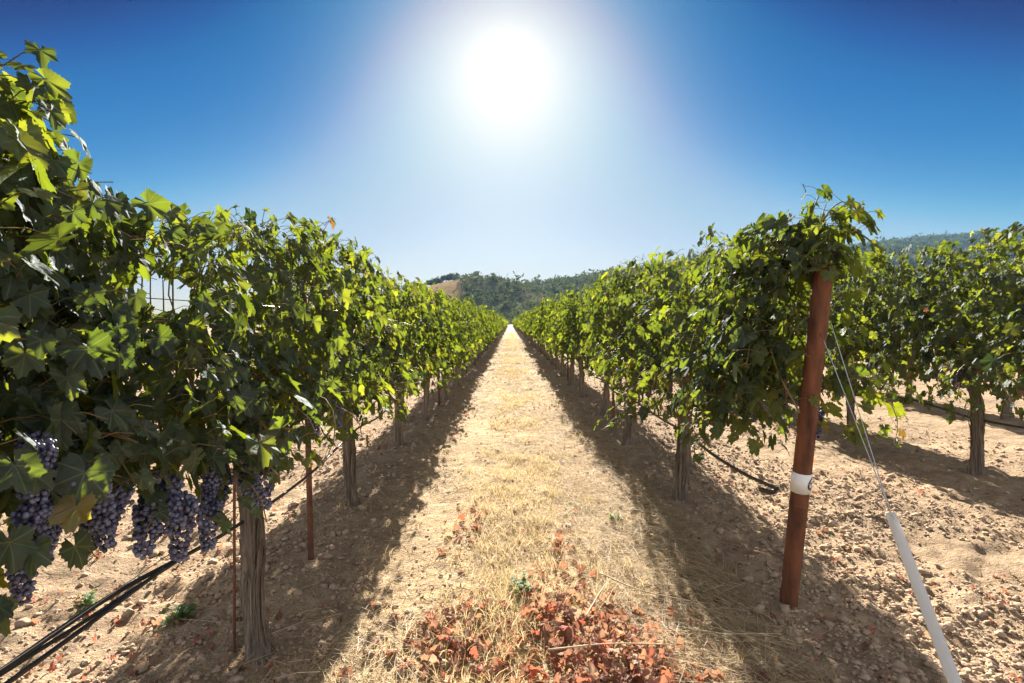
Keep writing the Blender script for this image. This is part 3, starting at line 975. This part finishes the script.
v = build_vine('grapevine', vloc(ROW_3, T0 + SP), 114, 'hero', -0.95, 0.95, prof([(-0.95, 2.08), (0.0, 2.10), (0.95, 2.14)]), bunches=8, low=230, low_z=(0.55, 1.0), fill=1350, r0=0.041, lean=(0.06, 0))
tag(v, 'grapevine behind the guy wires, its crooked dark trunk seen just right of the end post', 'grapevine', G3)

# prototypes for the rest
FAR_SKIP = -400
protos = {'mid': [], 'far': [], 'tiny': []}
for k in range(4):
    a = 2.0 * k
    protos['mid'].append(build_vine('grapevine', (FAR_SKIP, 0, 0), 130 + k, 'mid', -0.97, 0.97, lambda y, a=a: 1.81 + 0.12 * math.sin(3.1 * y + a) + 0.08 * math.sin(7.3 * y + 2 * a), bunches=9, r0=0.042))
for k in range(3):
    a = 1.7 * k
    protos['far'].append(build_vine('grapevine', (FAR_SKIP, 0, 0), 150 + k, 'far', -0.97, 0.97, lambda y, a=a: 1.81 + 0.13 * math.sin(3.3 * y + a) + 0.08 * math.sin(8 * y + 2 * a), spacing=0.085, step=0.085, size=0.078, low=150, fill=420, bunches=4))
for k in range(3):
    a = 1.3 * k
    protos['tiny'].append(build_vine('grapevine', (FAR_SKIP, 0, 0), 170 + k, 'tiny', -0.97, 0.97, lambda y, a=a: 1.86 + 0.10 * math.sin(3.3 * y + a), spacing=0.13, step=0.13, size=0.115, low=90, fill=200))
used = set()
vr = np.random.default_rng(99)


def place_vine(X, d, lab, grp):
    lod = 'mid' if d < 17 else 'far' if d < 48 else 'tiny'
    k = int(vr.integers(0, len(protos[lod])))
    o = protos[lod][k]
    if (lod, k) in used:
        o = copy_tree(o)
    used.add((lod, k))
    o.location = (X + vr.normal(0, 0.025), d + vr.normal(0, 0.06), gz(X, d))
    o.rotation_euler = (0, 0, math.pi * int(vr.integers(0, 2)) + vr.normal(0, 0.04))
    o.scale = (vr.uniform(0.92, 1.12), 1.02, vr.uniform(0.94, 1.05) * (0.95 if X == ROW_L else 1.0 if X == ROW_R else 1.08))
    tag(o, lab, 'grapevine', grp)
    return o


ROWLEN = 205
ORD = ['fourth', 'fifth', 'sixth', 'seventh', 'eighth', 'ninth']
k = 0
d = D0 + SP
while d < ROWLEN:
    lab = f'grapevine {ORD[k]} from the camera among the trunks of the left row' if k < 6 else 'grapevine deep in the row left of the path, shrinking towards the vanishing point'
    place_vine(ROW_L, d, lab, LG)
    d += SP; k += 1
k = 0
d = R0 + 2 * SP
while d < ROWLEN:
    kk = ['third', 'fourth', 'fifth', 'sixth', 'seventh', 'eighth', 'ninth'][k] if k < 7 else None
    lab = f'grapevine {kk} in line behind the rusty end post, right row' if kk else 'grapevine deep in the row right of the path, shrinking towards the vanishing point'
    place_vine(ROW_R, d, lab, RG)
    d += SP; k += 1
for k in range(14):
    lab = ('third grapevine of the second right row, its trunk seen left of the end post' if k == 0 else
           'grapevine of the second right row, mostly hidden behind the right row foliage')
    place_vine(ROW_3, T0 + SP * (2 + k), lab, G3)
for k in range(8):
    place_vine(ROW_4, 7.6 + SP * k, 'grapevine of the third right row, its trunk glimpsed under the second right row', G4)
for lst in protos.values():
    for o in lst:
        if o.location.x < FAR_SKIP + 1:
            for ch in list(o.children): bpy.data.objects.remove(ch)
            bpy.data.objects.remove(o)

# ------------------------------------------------------------------ end post, tag, guy wires, sleeve
pb = np.array([ROW_R - 0.01, 2.62, gz(ROW_R, 2.62) - 0.12])
ptop = np.array([1.31, 2.37, 1.60])
post = empty('end_post', tuple(pb))
tag(post, 'leaning rusty steel pipe post at the end of the right vine row', 'post')
ax = ptop - pb; plen = np.linalg.norm(ax); ax /= plen
b = MB()
t = np.linspace(0, 1, 40)
rad = np.full(40, 0.0385)
b.tube(np.outer(t * plen, ax), rad, 40)
b.build('pipe', M['rust'], post)
for tt in (0.36, 0.66):
    b = MB(); c = ax * plen * tt
    b.tube(np.array([c - ax * 0.006, c - ax * 0.003, c + ax * 0.003, c + ax * 0.006]), [0.0388, 0.0402, 0.0402, 0.0388], 40)
    b.build('weld_seam', M['rust'], post)


def on_post(z): return pb + ax * ((z - pb[2]) / ax[2])


# tag wrapped round the pipe
u_ = np.cross(ax, np.array([0, 1.0, 0])); u_ /= np.linalg.norm(u_)      # about +-x
if u_[0] < 0: u_ = -u_
v_ = np.cross(u_, ax); v_ /= np.linalg.norm(v_)
if v_[1] > 0: v_ = -v_                                                  # towards the camera
ztag = CAM_Z - 160 * 2.5 / FPX
ct = (ztag - pb[2]) / ax[2]
angs = np.linspace(R(-115), R(205), 60)                                 # 0 = towards camera, + = right
def wrap(a, s, r): return ax * s + r * (np.sin(a) * u_ + np.cos(a) * v_)
hs = 0.045
Vt = []
for (s, r_) in ((-hs, 0.0415), (hs, 0.0415), (hs, 0.0402), (-hs, 0.0402)):
    Vt.append(np.array([wrap(a_, ct + s, r_ + 0.004 * max(0, (a_ - R(150)) / R(55))) for a_ in angs]))
Vt = np.stack(Vt, 1).reshape(-1, 3)
Qt = []
for k in range(len(angs) - 1):
    for e in range(4):
        Qt.append((k * 4 + e, k * 4 + (e + 1) % 4, k * 4 + 4 + (e + 1) % 4, k * 4 + 4 + e))
Qt += [(0, 1, 2, 3), ((len(angs) - 1) * 4 + 3, (len(angs) - 1) * 4 + 2, (len(angs) - 1) * 4 + 1, (len(angs) - 1) * 4)]
band = mesh_obj('number_tag', Vt, np.array(Qt), M['tag'], post, smooth=False)
band['label'] = 'white plastic band with a black 6'
cu = bpy.data.curves.new('digit', 'FONT'); cu.body = '6'; cu.size = 0.085; cu.align_x = 'CENTER'; cu.align_y = 'CENTER'; cu.offset = 0.0012
to = bpy.data.objects.new('digit', cu); COL.objects.link(to)
me = bpy.data.meshes.new_from_object(to.evaluated_get(bpy.context.evaluated_depsgraph_get()))
bpy.data.objects.remove(to)
import bmesh
bm = bmesh.new(); bm.from_mesh(me)
bmesh.ops.triangulate(bm, faces=bm.faces[:])
bmesh.ops.subdivide_edges(bm, edges=bm.edges[:], cuts=3)
for vv in bm.verts:
    p = wrap(R(36) + vv.co.x / 0.042, ct + vv.co.y, 0.0422)
    vv.co = p
bm.to_mesh(me); bm.free()
me.materials.clear(); me.materials.append(M['ink'])
dg = bpy.data.objects.new('digit', me); COL.objects.link(dg); dg.parent = band


def px(x, y, d): return np.array([(x - 510) * d / FPX, d, CAM_Z - (y - 322) * d / FPX])


# white sleeve over the anchor cable
s_top, s_bot = px(891, 515, 2.02), px(955, 683, 1.60)
dirv = (s_bot - s_top) / np.linalg.norm(s_bot - s_top)
tg = 0
while (s_top + dirv * tg)[2] > gz(*(s_top + dirv * tg)[:2]) - 0.03: tg += 0.01
s_gr = s_top + dirv * tg
sleeve = MB()
pts = np.array([s_gr, s_top])
ln = np.linalg.norm(s_top - s_gr)
q = np.linspace(0, 1, 12)[:, None] * (s_top - s_gr)[None] + s_gr
sleeve.tube(q, 0.0172, 24, False)
so_ = sleeve.build('cable_sleeve', M['pvc'])
tag(so_, 'white plastic tube slanting into the soil over the post anchor wire', 'tube')

w1a = on_post(CAM_Z - 0.04) + 0.040 * v_ - 0.006 * u_
w1b = px(925, 600, 1.86)
dv = w1b - w1a
w1c = w1a + dv * ((w1a[2] + 0.02) / (w1a[2] - w1b[2]))
b = MB(); b.tube(np.linspace(0, 1, 30)[:, None] * (w1c - w1a)[None] + w1a, 0.0019, 6)
tag(b.build('guy_wire', M['wire']), 'thin steel guy wire from the front of the post, running beside the white tube', 'wire', 'guy wires of the end post')
w2a = on_post(CAM_Z + 0.02) + 0.039 * u_ * 0.98 + 0.012 * v_
w2b = s_top + dirv * 0.02
b = MB(); b.tube(np.linspace(0, 1, 30)[:, None] * (w2b - w2a)[None] + w2a, 0.0019, 6)
tag(b.build('guy_wire', M['wire']), 'thin steel guy wire from the side of the post into the white tube', 'wire', 'guy wires of the end post')

# ------------------------------------------------------------------ line stakes
def make_stake():
    root = empty('line_stake', (0, 0, 0))
    b = MB()
    # T section steel post: flange and web with small studs
    def box(x0, x1, y0, y1, z0, z1):
        v = [(x, y, z) for x in (x0, x1) for y in (y0, y1) for z in (z0, z1)]
        b.add(v, [(0, 1, 3, 2), (4, 6, 7, 5), (0, 4, 5, 1), (2, 3, 7, 6), (0, 2, 6, 4), (1, 5, 7, 3)])
    box(-0.016, 0.016, -0.0025, 0.0025, -0.2, 1.58)
    box(-0.0025, 0.0025, 0.003, 0.026, -0.2, 1.575)
    for k in range(17): box(-0.005, 0.005, -0.007, -0.003, 0.25 + k * 0.075, 0.265 + k * 0.075)
    b.build('steel_profile', M['stake'], root, smooth=False)
    return root


stk0 = make_stake()
first = True
SG = 'rusty line stakes in the rows'
for X, ds, labs in ((ROW_L, [3.17] + [8.9 + 5.6 * k for k in range(7)], ['rusty steel stake between the two nearest left trunks', 'rusty steel stake in the left row beyond the third trunk']),
                    (ROW_R, [7.15 + 5.6 * k for k in range(8)], ['thin dark steel stake past the second trunk of the right row', 'second steel stake along the right row']),
                    (ROW_3, [7.75, 13.3], ['slim dark stake seen left of the rusty end post', 'stake further along the second right row'])):
    for k, d in enumerate(ds):
        o = stk0 if first else copy_tree(stk0)
        first = False
        o.location = (X + 0.02, d, gz(X, d))
        o.rotation_euler = (vr.normal(0, 0.012), vr.normal(0, 0.012), vr.normal(0, 0.2))
        tag(o, labs[k] if k < len(labs) else ('small far rusty stake deep in the left row' if X == ROW_L else 'small far rusty stake deep in the right row'), 'stake', SG)

# ------------------------------------------------------------------ hoses and wires
def hose(name, pts, rad, lab, grp=None, n=220, mat='hose'):
    b = MB(); b.tube(spline(pts, n), rad, 10)
    return tag(b.build(name, M[mat]), lab, 'hose' if mat == 'hose' else 'wire', grp)


def run(X, d0, d1, h, sag=0.03, stp=SP, seed=0, dx=0.03):
    r = np.random.default_rng(seed)
    out = []
    d = d0
    while d < d1:
        out.append((X + dx + r.normal(0, 0.012), d, h + r.normal(0, 0.012)))
        out.append((X + dx + r.normal(0, 0.02), d + stp / 2, h - sag + r.normal(0, 0.015)))
        d += stp
    return out


HG = 'black drip hoses along the rows'
lr = run(ROW_L, 2.2, 75, 0.58, 0.05, seed=3)
hose('drip_hose', [(ROW_L - 0.10, 0.75, 0.50), (ROW_L - 0.03, 1.15, 0.55), (ROW_L - 0.0, 1.6, 0.575)] + lr, 0.0072, 'black drip hose slung along the left vine row below the grapes', HG, 500)
hose('drip_hose', [(ROW_L - 0.2, 0.70, 0.36), (ROW_L - 0.08, 1.1, 0.515), (ROW_L + 0.015, 1.5, 0.565), (ROW_L + 0.04, 1.9, 0.565)], 0.0055, 'loose hose end fanning out lowest at the bottom left corner', HG, 60)
hose('drip_hose', [(ROW_L - 0.15, 0.72, 0.44), (ROW_L - 0.02, 1.12, 0.525), (ROW_L + 0.03, 1.45, 0.56), (ROW_L + 0.035, 1.8, 0.57)], 0.006, 'middle loose hose end between the other two at the bottom left', HG, 60)
rrn = run(ROW_R, 4.2, 75, 0.53, 0.05, seed=4)
hose('drip_hose', [(ROW_R + 0.0, 2.72, 0.555), (ROW_R + 0.01, 2.8, 0.54), (ROW_R + 0.03, 3.2, 0.50), (ROW_R + 0.03, 3.7, 0.495)] + rrn, 0.0095, 'black drip hose along the right row ending just short of the rusty post', HG, 500)
hose('drip_hose', [(ROW_R + 0.0, 2.74, 0.535), (ROW_R - 0.012, 2.79, 0.518), (ROW_R - 0.02, 2.86, 0.508)], 0.012, 'short folded hose end tied off beside the tag on the rusty post', HG, 20)
hose('drip_hose', run(ROW_3, 3.9, 40, 0.57, 0.06, seed=5), 0.0095, 'black drip hose along the second right row behind the end post', HG, 300)
WG = 'trellis wires'
for X, d0, nm in ((ROW_L, 0.1, 'left row'), (ROW_R, 2.55, 'right row'), (ROW_3, 3.9, 'second right row')):
    for h, dx, hn in ((0.60 if X != ROW_R else 0.555, 0.03, 'hose wire'), (0.955, 0.0, 'cordon wire'), (1.42, 0.07, 'upper wire')):
        if X == ROW_R: p0 = tuple(on_post(h) + np.array([0, 0.02, 0]))
        else: p0 = (X + dx, d0, h)
        b = MB(); b.tube(np.array([p0, (X + dx, d0 + 3, h), (X + dx, 60, h)]), 0.0016, 5)
        tag(b.build('trellis_wire', M['wire']), f'straight steel {hn} stretched through the {nm}', 'wire', WG)

# ------------------------------------------------------------------ ground litter
gr = np.random.default_rng(21)


def sample(n, d0, d1, x0, x1, power=1.0):
    """more points near the camera"""
    u = gr.uniform(0, 1, n)
    d = d0 * (d1 / d0) ** u
    return gr.uniform(x0, x1, n), d


def rotz(a):
    c, s = np.cos(a), np.sin(a); z = np.zeros_like(a); o = np.ones_like(a)
    return np.stack([np.stack([c, -s, z], -1), np.stack([s, c, z], -1), np.stack([z, z, o], -1)], -2)


# clods: lumpy squashed spheres
cx, cyy = [], []
for n_, x0, x1 in ((46000, 1.75, 3.7), (15000, 0.85, 1.8), (15000, -1.6, -0.75), (30000, -4.0, -1.4), (12000, 3.6, 5.5), (3500, -0.8, 0.9)):
    a_, b_ = sample(n_, 1.0, 22, x0, x1); cx.append(a_); cyy.append(b_)
cx = np.concatenate(cx); cyy = np.concatenate(cyy)
kp = fbm(cx * 1.1, cyy * 0.9, 71, 3) + gr.uniform(-0.2, 0.5, len(cx)) > -0.08
cx, cyy = cx[kp], cyy[kp]
sz = 0.0036 * np.exp(gr.normal(0.25, 0.60, len(cx))); sz = np.clip(sz, 0.0025, 0.024)
v, f = ICO[1]
lump = 1 + 0.45 * gr.uniform(-1, 1, (6, len(v)))
wh = gr.integers(0, 6, len(cx))
shape = v[None] * lump[wh][:, :, None] * sz[:, None, None] * np.stack([gr.uniform(0.8, 1.4, len(cx)), gr.uniform(0.8, 1.3, len(cx)), gr.uniform(0.5, 0.9, len(cx))], 1)[:, None, :]
shape = np.einsum('nij,nkj->nki', rotz(gr.uniform(0, 6.28, len(cx))), shape)
pos = np.stack([cx, cyy, ground_z(cx, cyy) + sz * 0.25], 1)
V = (shape + pos[:, None, :]).reshape(-1, 3)
F = (f[None] + (np.arange(len(cx)) * len(v))[:, None, None]).reshape(-1, 3)
tag(mesh_obj('soil_clods', V, F, M['clod'], smooth=False), 'dry crumbly clods scattered over the tilled soil', 'clods', kind='stuff')


def strips(name, x, y, z, length, width, yaw, pitch, mat, rnd, bend=0.2, lab='', cat='', seg=2):
    """thin bent blades: base at (x,y,z)"""
    n = len(x)
    dirx = np.stack([np.cos(yaw) * np.cos(pitch), np.sin(yaw) * np.cos(pitch), np.sin(pitch)], 1)
    sd = np.stack([-np.sin(yaw), np.cos(yaw), np.zeros(n)], 1)
    sd = sd + gr.normal(0, 0.5, (n, 3)) * np.array([0.3, 0.3, 1.0]); sd /= np.linalg.norm(sd, axis=1)[:, None]
    base = np.stack([x, y, z], 1)
    bd = gr.normal(0, 1, (n, 3)) * np.array([1, 1, 0.2]) * (bend * length)[:, None]
    Vs = []
    for k in range(seg + 1):
        t = k / seg
        c = base + dirx * (length * t)[:, None] + bd * (t * t)
        c[:, 2] -= np.abs(bend) * length * t * t * 0.6 * np.sin(np.maximum(pitch, 0))
        wd = width * (1 - 0.55 * t) * 0.5
        Vs += [c + sd * wd[:, None], c - sd * wd[:, None]]
    V = np.stack(Vs, 1).reshape(-1, 3)
    m = 2 * (seg + 1)
    F = np.concatenate([np.stack([np.arange(n) * m + 2 * k, np.arange(n) * m + 2 * k + 1, np.arange(n) * m + 2 * k + 3, np.arange(n) * m + 2 * k + 2], 1) for k in range(seg)])
    o = mesh_obj(name, V, F, mat, rnd=np.tile(rnd, seg))
    tag(o, lab, cat, kind='stuff')
    return o


# loose straw lying on the path
n = 42000
x = gr.normal(0.08, 0.55, n); u = gr.uniform(0, 1, n); y = 1.5 * (45 / 1.5) ** u
kp = (np.abs(x) < 1.25) & (fbm(x * 1.4, y * 0.8, 81, 3) + gr.uniform(-0.3, 0.45, n) > -0.05)
x, y = x[kp], y[kp]; n = len(x)
ln_ = gr.uniform(0.04, 0.20, n) * np.clip(y / 12, 1, 2); wd_ = gr.uniform(0.0015, 0.0035, n) * np.clip(y / 5, 1, 5)
strips('straw', x, y, ground_z(x, y) + gr.uniform(0.004, 0.022, n), ln_, wd_, gr.uniform(0, 6.28, n), gr.normal(0.04, 0.10, n), M['straw'], gr.uniform(0, 1, n), 0.18, 'pale loose straw lying over the path', 'straw')
# extra mat of straw under the right row edge
n = 9000
x = gr.uniform(0.4, 1.15, n); y = 1.5 * (9 / 1.5) ** gr.uniform(0, 1, n)
strips('straw', x, y, ground_z(x, y) + gr.uniform(0.004, 0.025, n), gr.uniform(0.06, 0.28, n), gr.uniform(0.0015, 0.0035, n), gr.normal(2.2, 0.8, n), gr.normal(0.04, 0.10, n), M['straw'], gr.uniform(0, 1, n), 0.2, 'long pale straw matted at the right edge of the path', 'straw')
# standing dry grass stubble down the middle, in tufts
tx_, ty_ = [], []
for _ in range(2300):
    yy = 2.0 * (70 / 2.0) ** gr.uniform(0, 1); xx = gr.normal(0.10, 0.23)
    if gr.uniform() < 0.25: xx = gr.normal(0.05, 0.5)
    if fbm(np.array([xx * 1.5]), np.array([yy * 0.9]), 91, 3)[0] < gr.uniform(-0.35, 0.12): continue
    if ((xx - 0.42) / 0.36) ** 2 + ((yy - 2.2) / 0.5) ** 2 < 1 and gr.uniform() < 0.8: continue
    m = int(gr.integers(8, 26)); s_ = gr.uniform(0.02, 0.07)
    tx_.append(gr.normal(xx, s_, m)); ty_.append(gr.normal(yy, s_, m))
x = np.concatenate(tx_); y = np.concatenate(ty_); n = len(x)
strips('dry_grass', x, y, ground_z(x, y) - 0.004, gr.uniform(0.03, 0.12, n), gr.uniform(0.002, 0.0042, n) * np.clip(y / 5, 1, 5), gr.uniform(0, 6.28, n), gr.normal(1.1, 0.35, n), M['dry_grass'], np.clip(gr.normal(0.5, 0.25, n), 0, 1), 0.35, 'short golden dry grass standing down the middle of the path', 'grass', 3)

# fallen leaves
def litter(name, x, y, zoff, size, lab, lodk='mid', red=None):
    L = []
    n = len(x)
    z = ground_z(x, y)
    for k in range(n):
        nr = np.array([gr.normal(0, 0.75), gr.normal(0, 0.75), gr.uniform(0.4, 1.0)])
        tp = np.array([gr.normal(), gr.normal(), gr.normal(0, 0.5)])
        L.append((np.array([x[k], y[k], z[k] + zoff[k]]), tp, nr, size[k], gr.uniform(0, 1) if red is None else red[k]))
    v, f, u, rn = leaves_mesh(L, lodk, 5)
    # dry leaves curl: push z by a high-frequency wobble of each leaf's own coordinates
    v[:, 2] += 0.013 * np.sin(u[:, 0] * 6 + v[:, 0] * 40) * np.abs(u[:, 1])
    o = mesh_obj(name, v, f, M['dry_leaf'], rnd=rn, uv=u)
    tag(o, lab, 'leaves', kind='stuff')


px_, py_, pz_, ps_ = [], [], [], []
for (cx_, cy_, sx_, sy_, hh, n_) in ((0.40, 2.17, 0.18, 0.30, 0.12, 640), (0.28, 2.62, 0.18, 0.17, 0.08, 170), (0.50, 1.95, 0.16, 0.2, 0.07, 170), (-0.18, 2.40, 0.11, 0.17, 0.04, 100), (-0.32, 2.55, 0.10, 0.12, 0.03, 50), (0.33, 3.3, 0.10, 0.3, 0.03, 40), (-0.25, 3.8, 0.08, 0.25, 0.03, 35)):
    a_ = gr.normal(0, 1, n_); b_ = gr.normal(0, 1, n_)
    px_.append(cx_ + a_ * sx_); py_.append(cy_ + b_ * sy_)
    pz_.append(gr.uniform(0.005, 1, n_) * hh * np.exp(-(a_ ** 2 + b_ ** 2) / 2.5) + 0.01)
    ps_.append(gr.uniform(0.014, 0.048, n_))
litter('fallen_leaves', np.concatenate(px_), np.concatenate(py_), np.concatenate(pz_), np.concatenate(ps_), 'heap of dry red brown vine leaves on the path')
n = 5200
rowx = gr.choice([0.35, -0.4, ROW_L, ROW_R, ROW_3, 2.3, 2.8, 3.2, -1.7, -2.2, 0.1], n)
x = rowx + gr.normal(0, 0.33, n); y = 1.6 * (40 / 1.6) ** gr.uniform(0, 1, n)
kp = fbm(x * 1.2, y * 0.8, 95, 3) + gr.uniform(-0.3, 0.3, n) > 0.08
x, y = x[kp], y[kp]; n = len(x)
litter('fallen_leaves', x, y, gr.uniform(0.006, 0.02, n), gr.uniform(0.010, 0.032, n), 'single dry red leaves scattered along the rows')

# a few dead canes on the leaf heap
TG = 'dead canes on the red leaf heap'
for pts, lab in (([px(600, 585, 2.82) + [0, 0, 0.06], px(640, 603, 2.62) + [0, 0, 0.06], px(690, 612, 2.55) + [0, 0, 0.05]], 'bowed pale dead cane lying across the top of the red leaf heap'),
                 ([px(585, 640, 2.3) + [0, 0, 0.09], px(600, 615, 2.5) + [0, 0, 0.1], px(607, 600, 2.6) + [0, 0, 0.08]], 'short upright dead stem poking out of the red leaf heap'),
                 ([px(548, 668, 2.18) + [0, 0, 0.07], px(610, 667, 2.2) + [0, 0, 0.09], px(670, 660, 2.2) + [0, 0, 0.06]], 'thin straight dead cane near the bottom of the leaf heap')):
    b = MB(); b.tube(spline(pts, 16), np.linspace(0.0035, 0.0018, 16), 6)
    tag(b.build('dead_cane', M['straw_stem']), lab, 'twig', TG)


# green weeds
def weed(x, y, s, seed, lab):
    r = np.random.default_rng(seed)
    root = empty('weed', (x, y, gz(x, y)))
    tag(root, lab, 'weed', 'small green weeds')
    L, b = [], MB()
    for k in range(26):
        a_ = r.uniform(0, 6.28); ln = s * r.uniform(0.4, 1.0); el = r.uniform(0.3, 1.2)
        tipp = np.array([math.cos(a_) * math.cos(el), math.sin(a_) * math.cos(el), math.sin(el)]) * ln
        b.tube(np.array([[0, 0, -0.005], tipp * 0.6 + [0, 0, 0.01], tipp]), 0.0013, 4, False)
        for q in (0.5, 0.75, 1.0):
            L.append((tipp * q, np.array([math.cos(a_) + r.normal(0, .5), math.sin(a_) + r.normal(0, .5), 0.1]), np.array([r.normal(0, .4), r.normal(0, .4), 1.0]), s * r.uniform(0.12, 0.26), r.uniform(0, 1)))
    v, f, u, rn = leaves_mesh(L, 'far', seed)
    mesh_obj('foliage', v, f, M['weed_leaf'], root, rnd=rn, uv=u)
    b.build('stem', M['weed_leaf'], root)


for (X_, Y_, s_, lab) in ((-1.50, 2.58, 0.10, 'low green weed on lit clods between left trunk and hose'), (-2.05, 2.75, 0.08, 'small green weed on lit soil below the purple grapes'),
                          (0.72, 3.95, 0.07, 'tiny green weed at the sunlit edge of the right row shadow'), (3.25, 6.3, 0.14, 'green weed on sunlit soil behind the guy wires'), (0.06, 2.9, 0.10, 'green tuft in the middle of the path beside the red leaf heap')):
    weed(X_, Y_, s_, int(100 + X_ * 10 + Y_ * 7), lab)

# ------------------------------------------------------------------ haze
hz = MB()
hv = [(x, y, z) for x in (-1000, 2000) for y in (-20, 1520) for z in (-3, 215)]
hz.add(hv, [(0, 1, 3, 2), (4, 6, 7, 5), (0, 4, 5, 1), (2, 3, 7, 6), (0, 2, 6, 4), (1, 5, 7, 3)])
HAZE = True
if HAZE:
    m = bpy.data.materials.new('haze_air'); m.use_nodes = True
    nt = m.node_tree; nt.nodes.clear()
    out = nt.nodes.new('ShaderNodeOutputMaterial'); pv = nt.nodes.new('ShaderNodeVolumePrincipled')
    pv.inputs['Color'].default_value = (0.30, 0.62, 1.0, 1)
    pv.inputs['Density'].default_value = 0.00009
    pv.inputs['Anisotropy'].default_value = 0.0
    nt.links.new(pv.outputs[0], out.inputs['Volume'])
    tag(hz.build('haze', m, smooth=False), 'thin pale summer haze in front of the far hills', 'haze', kind='stuff')
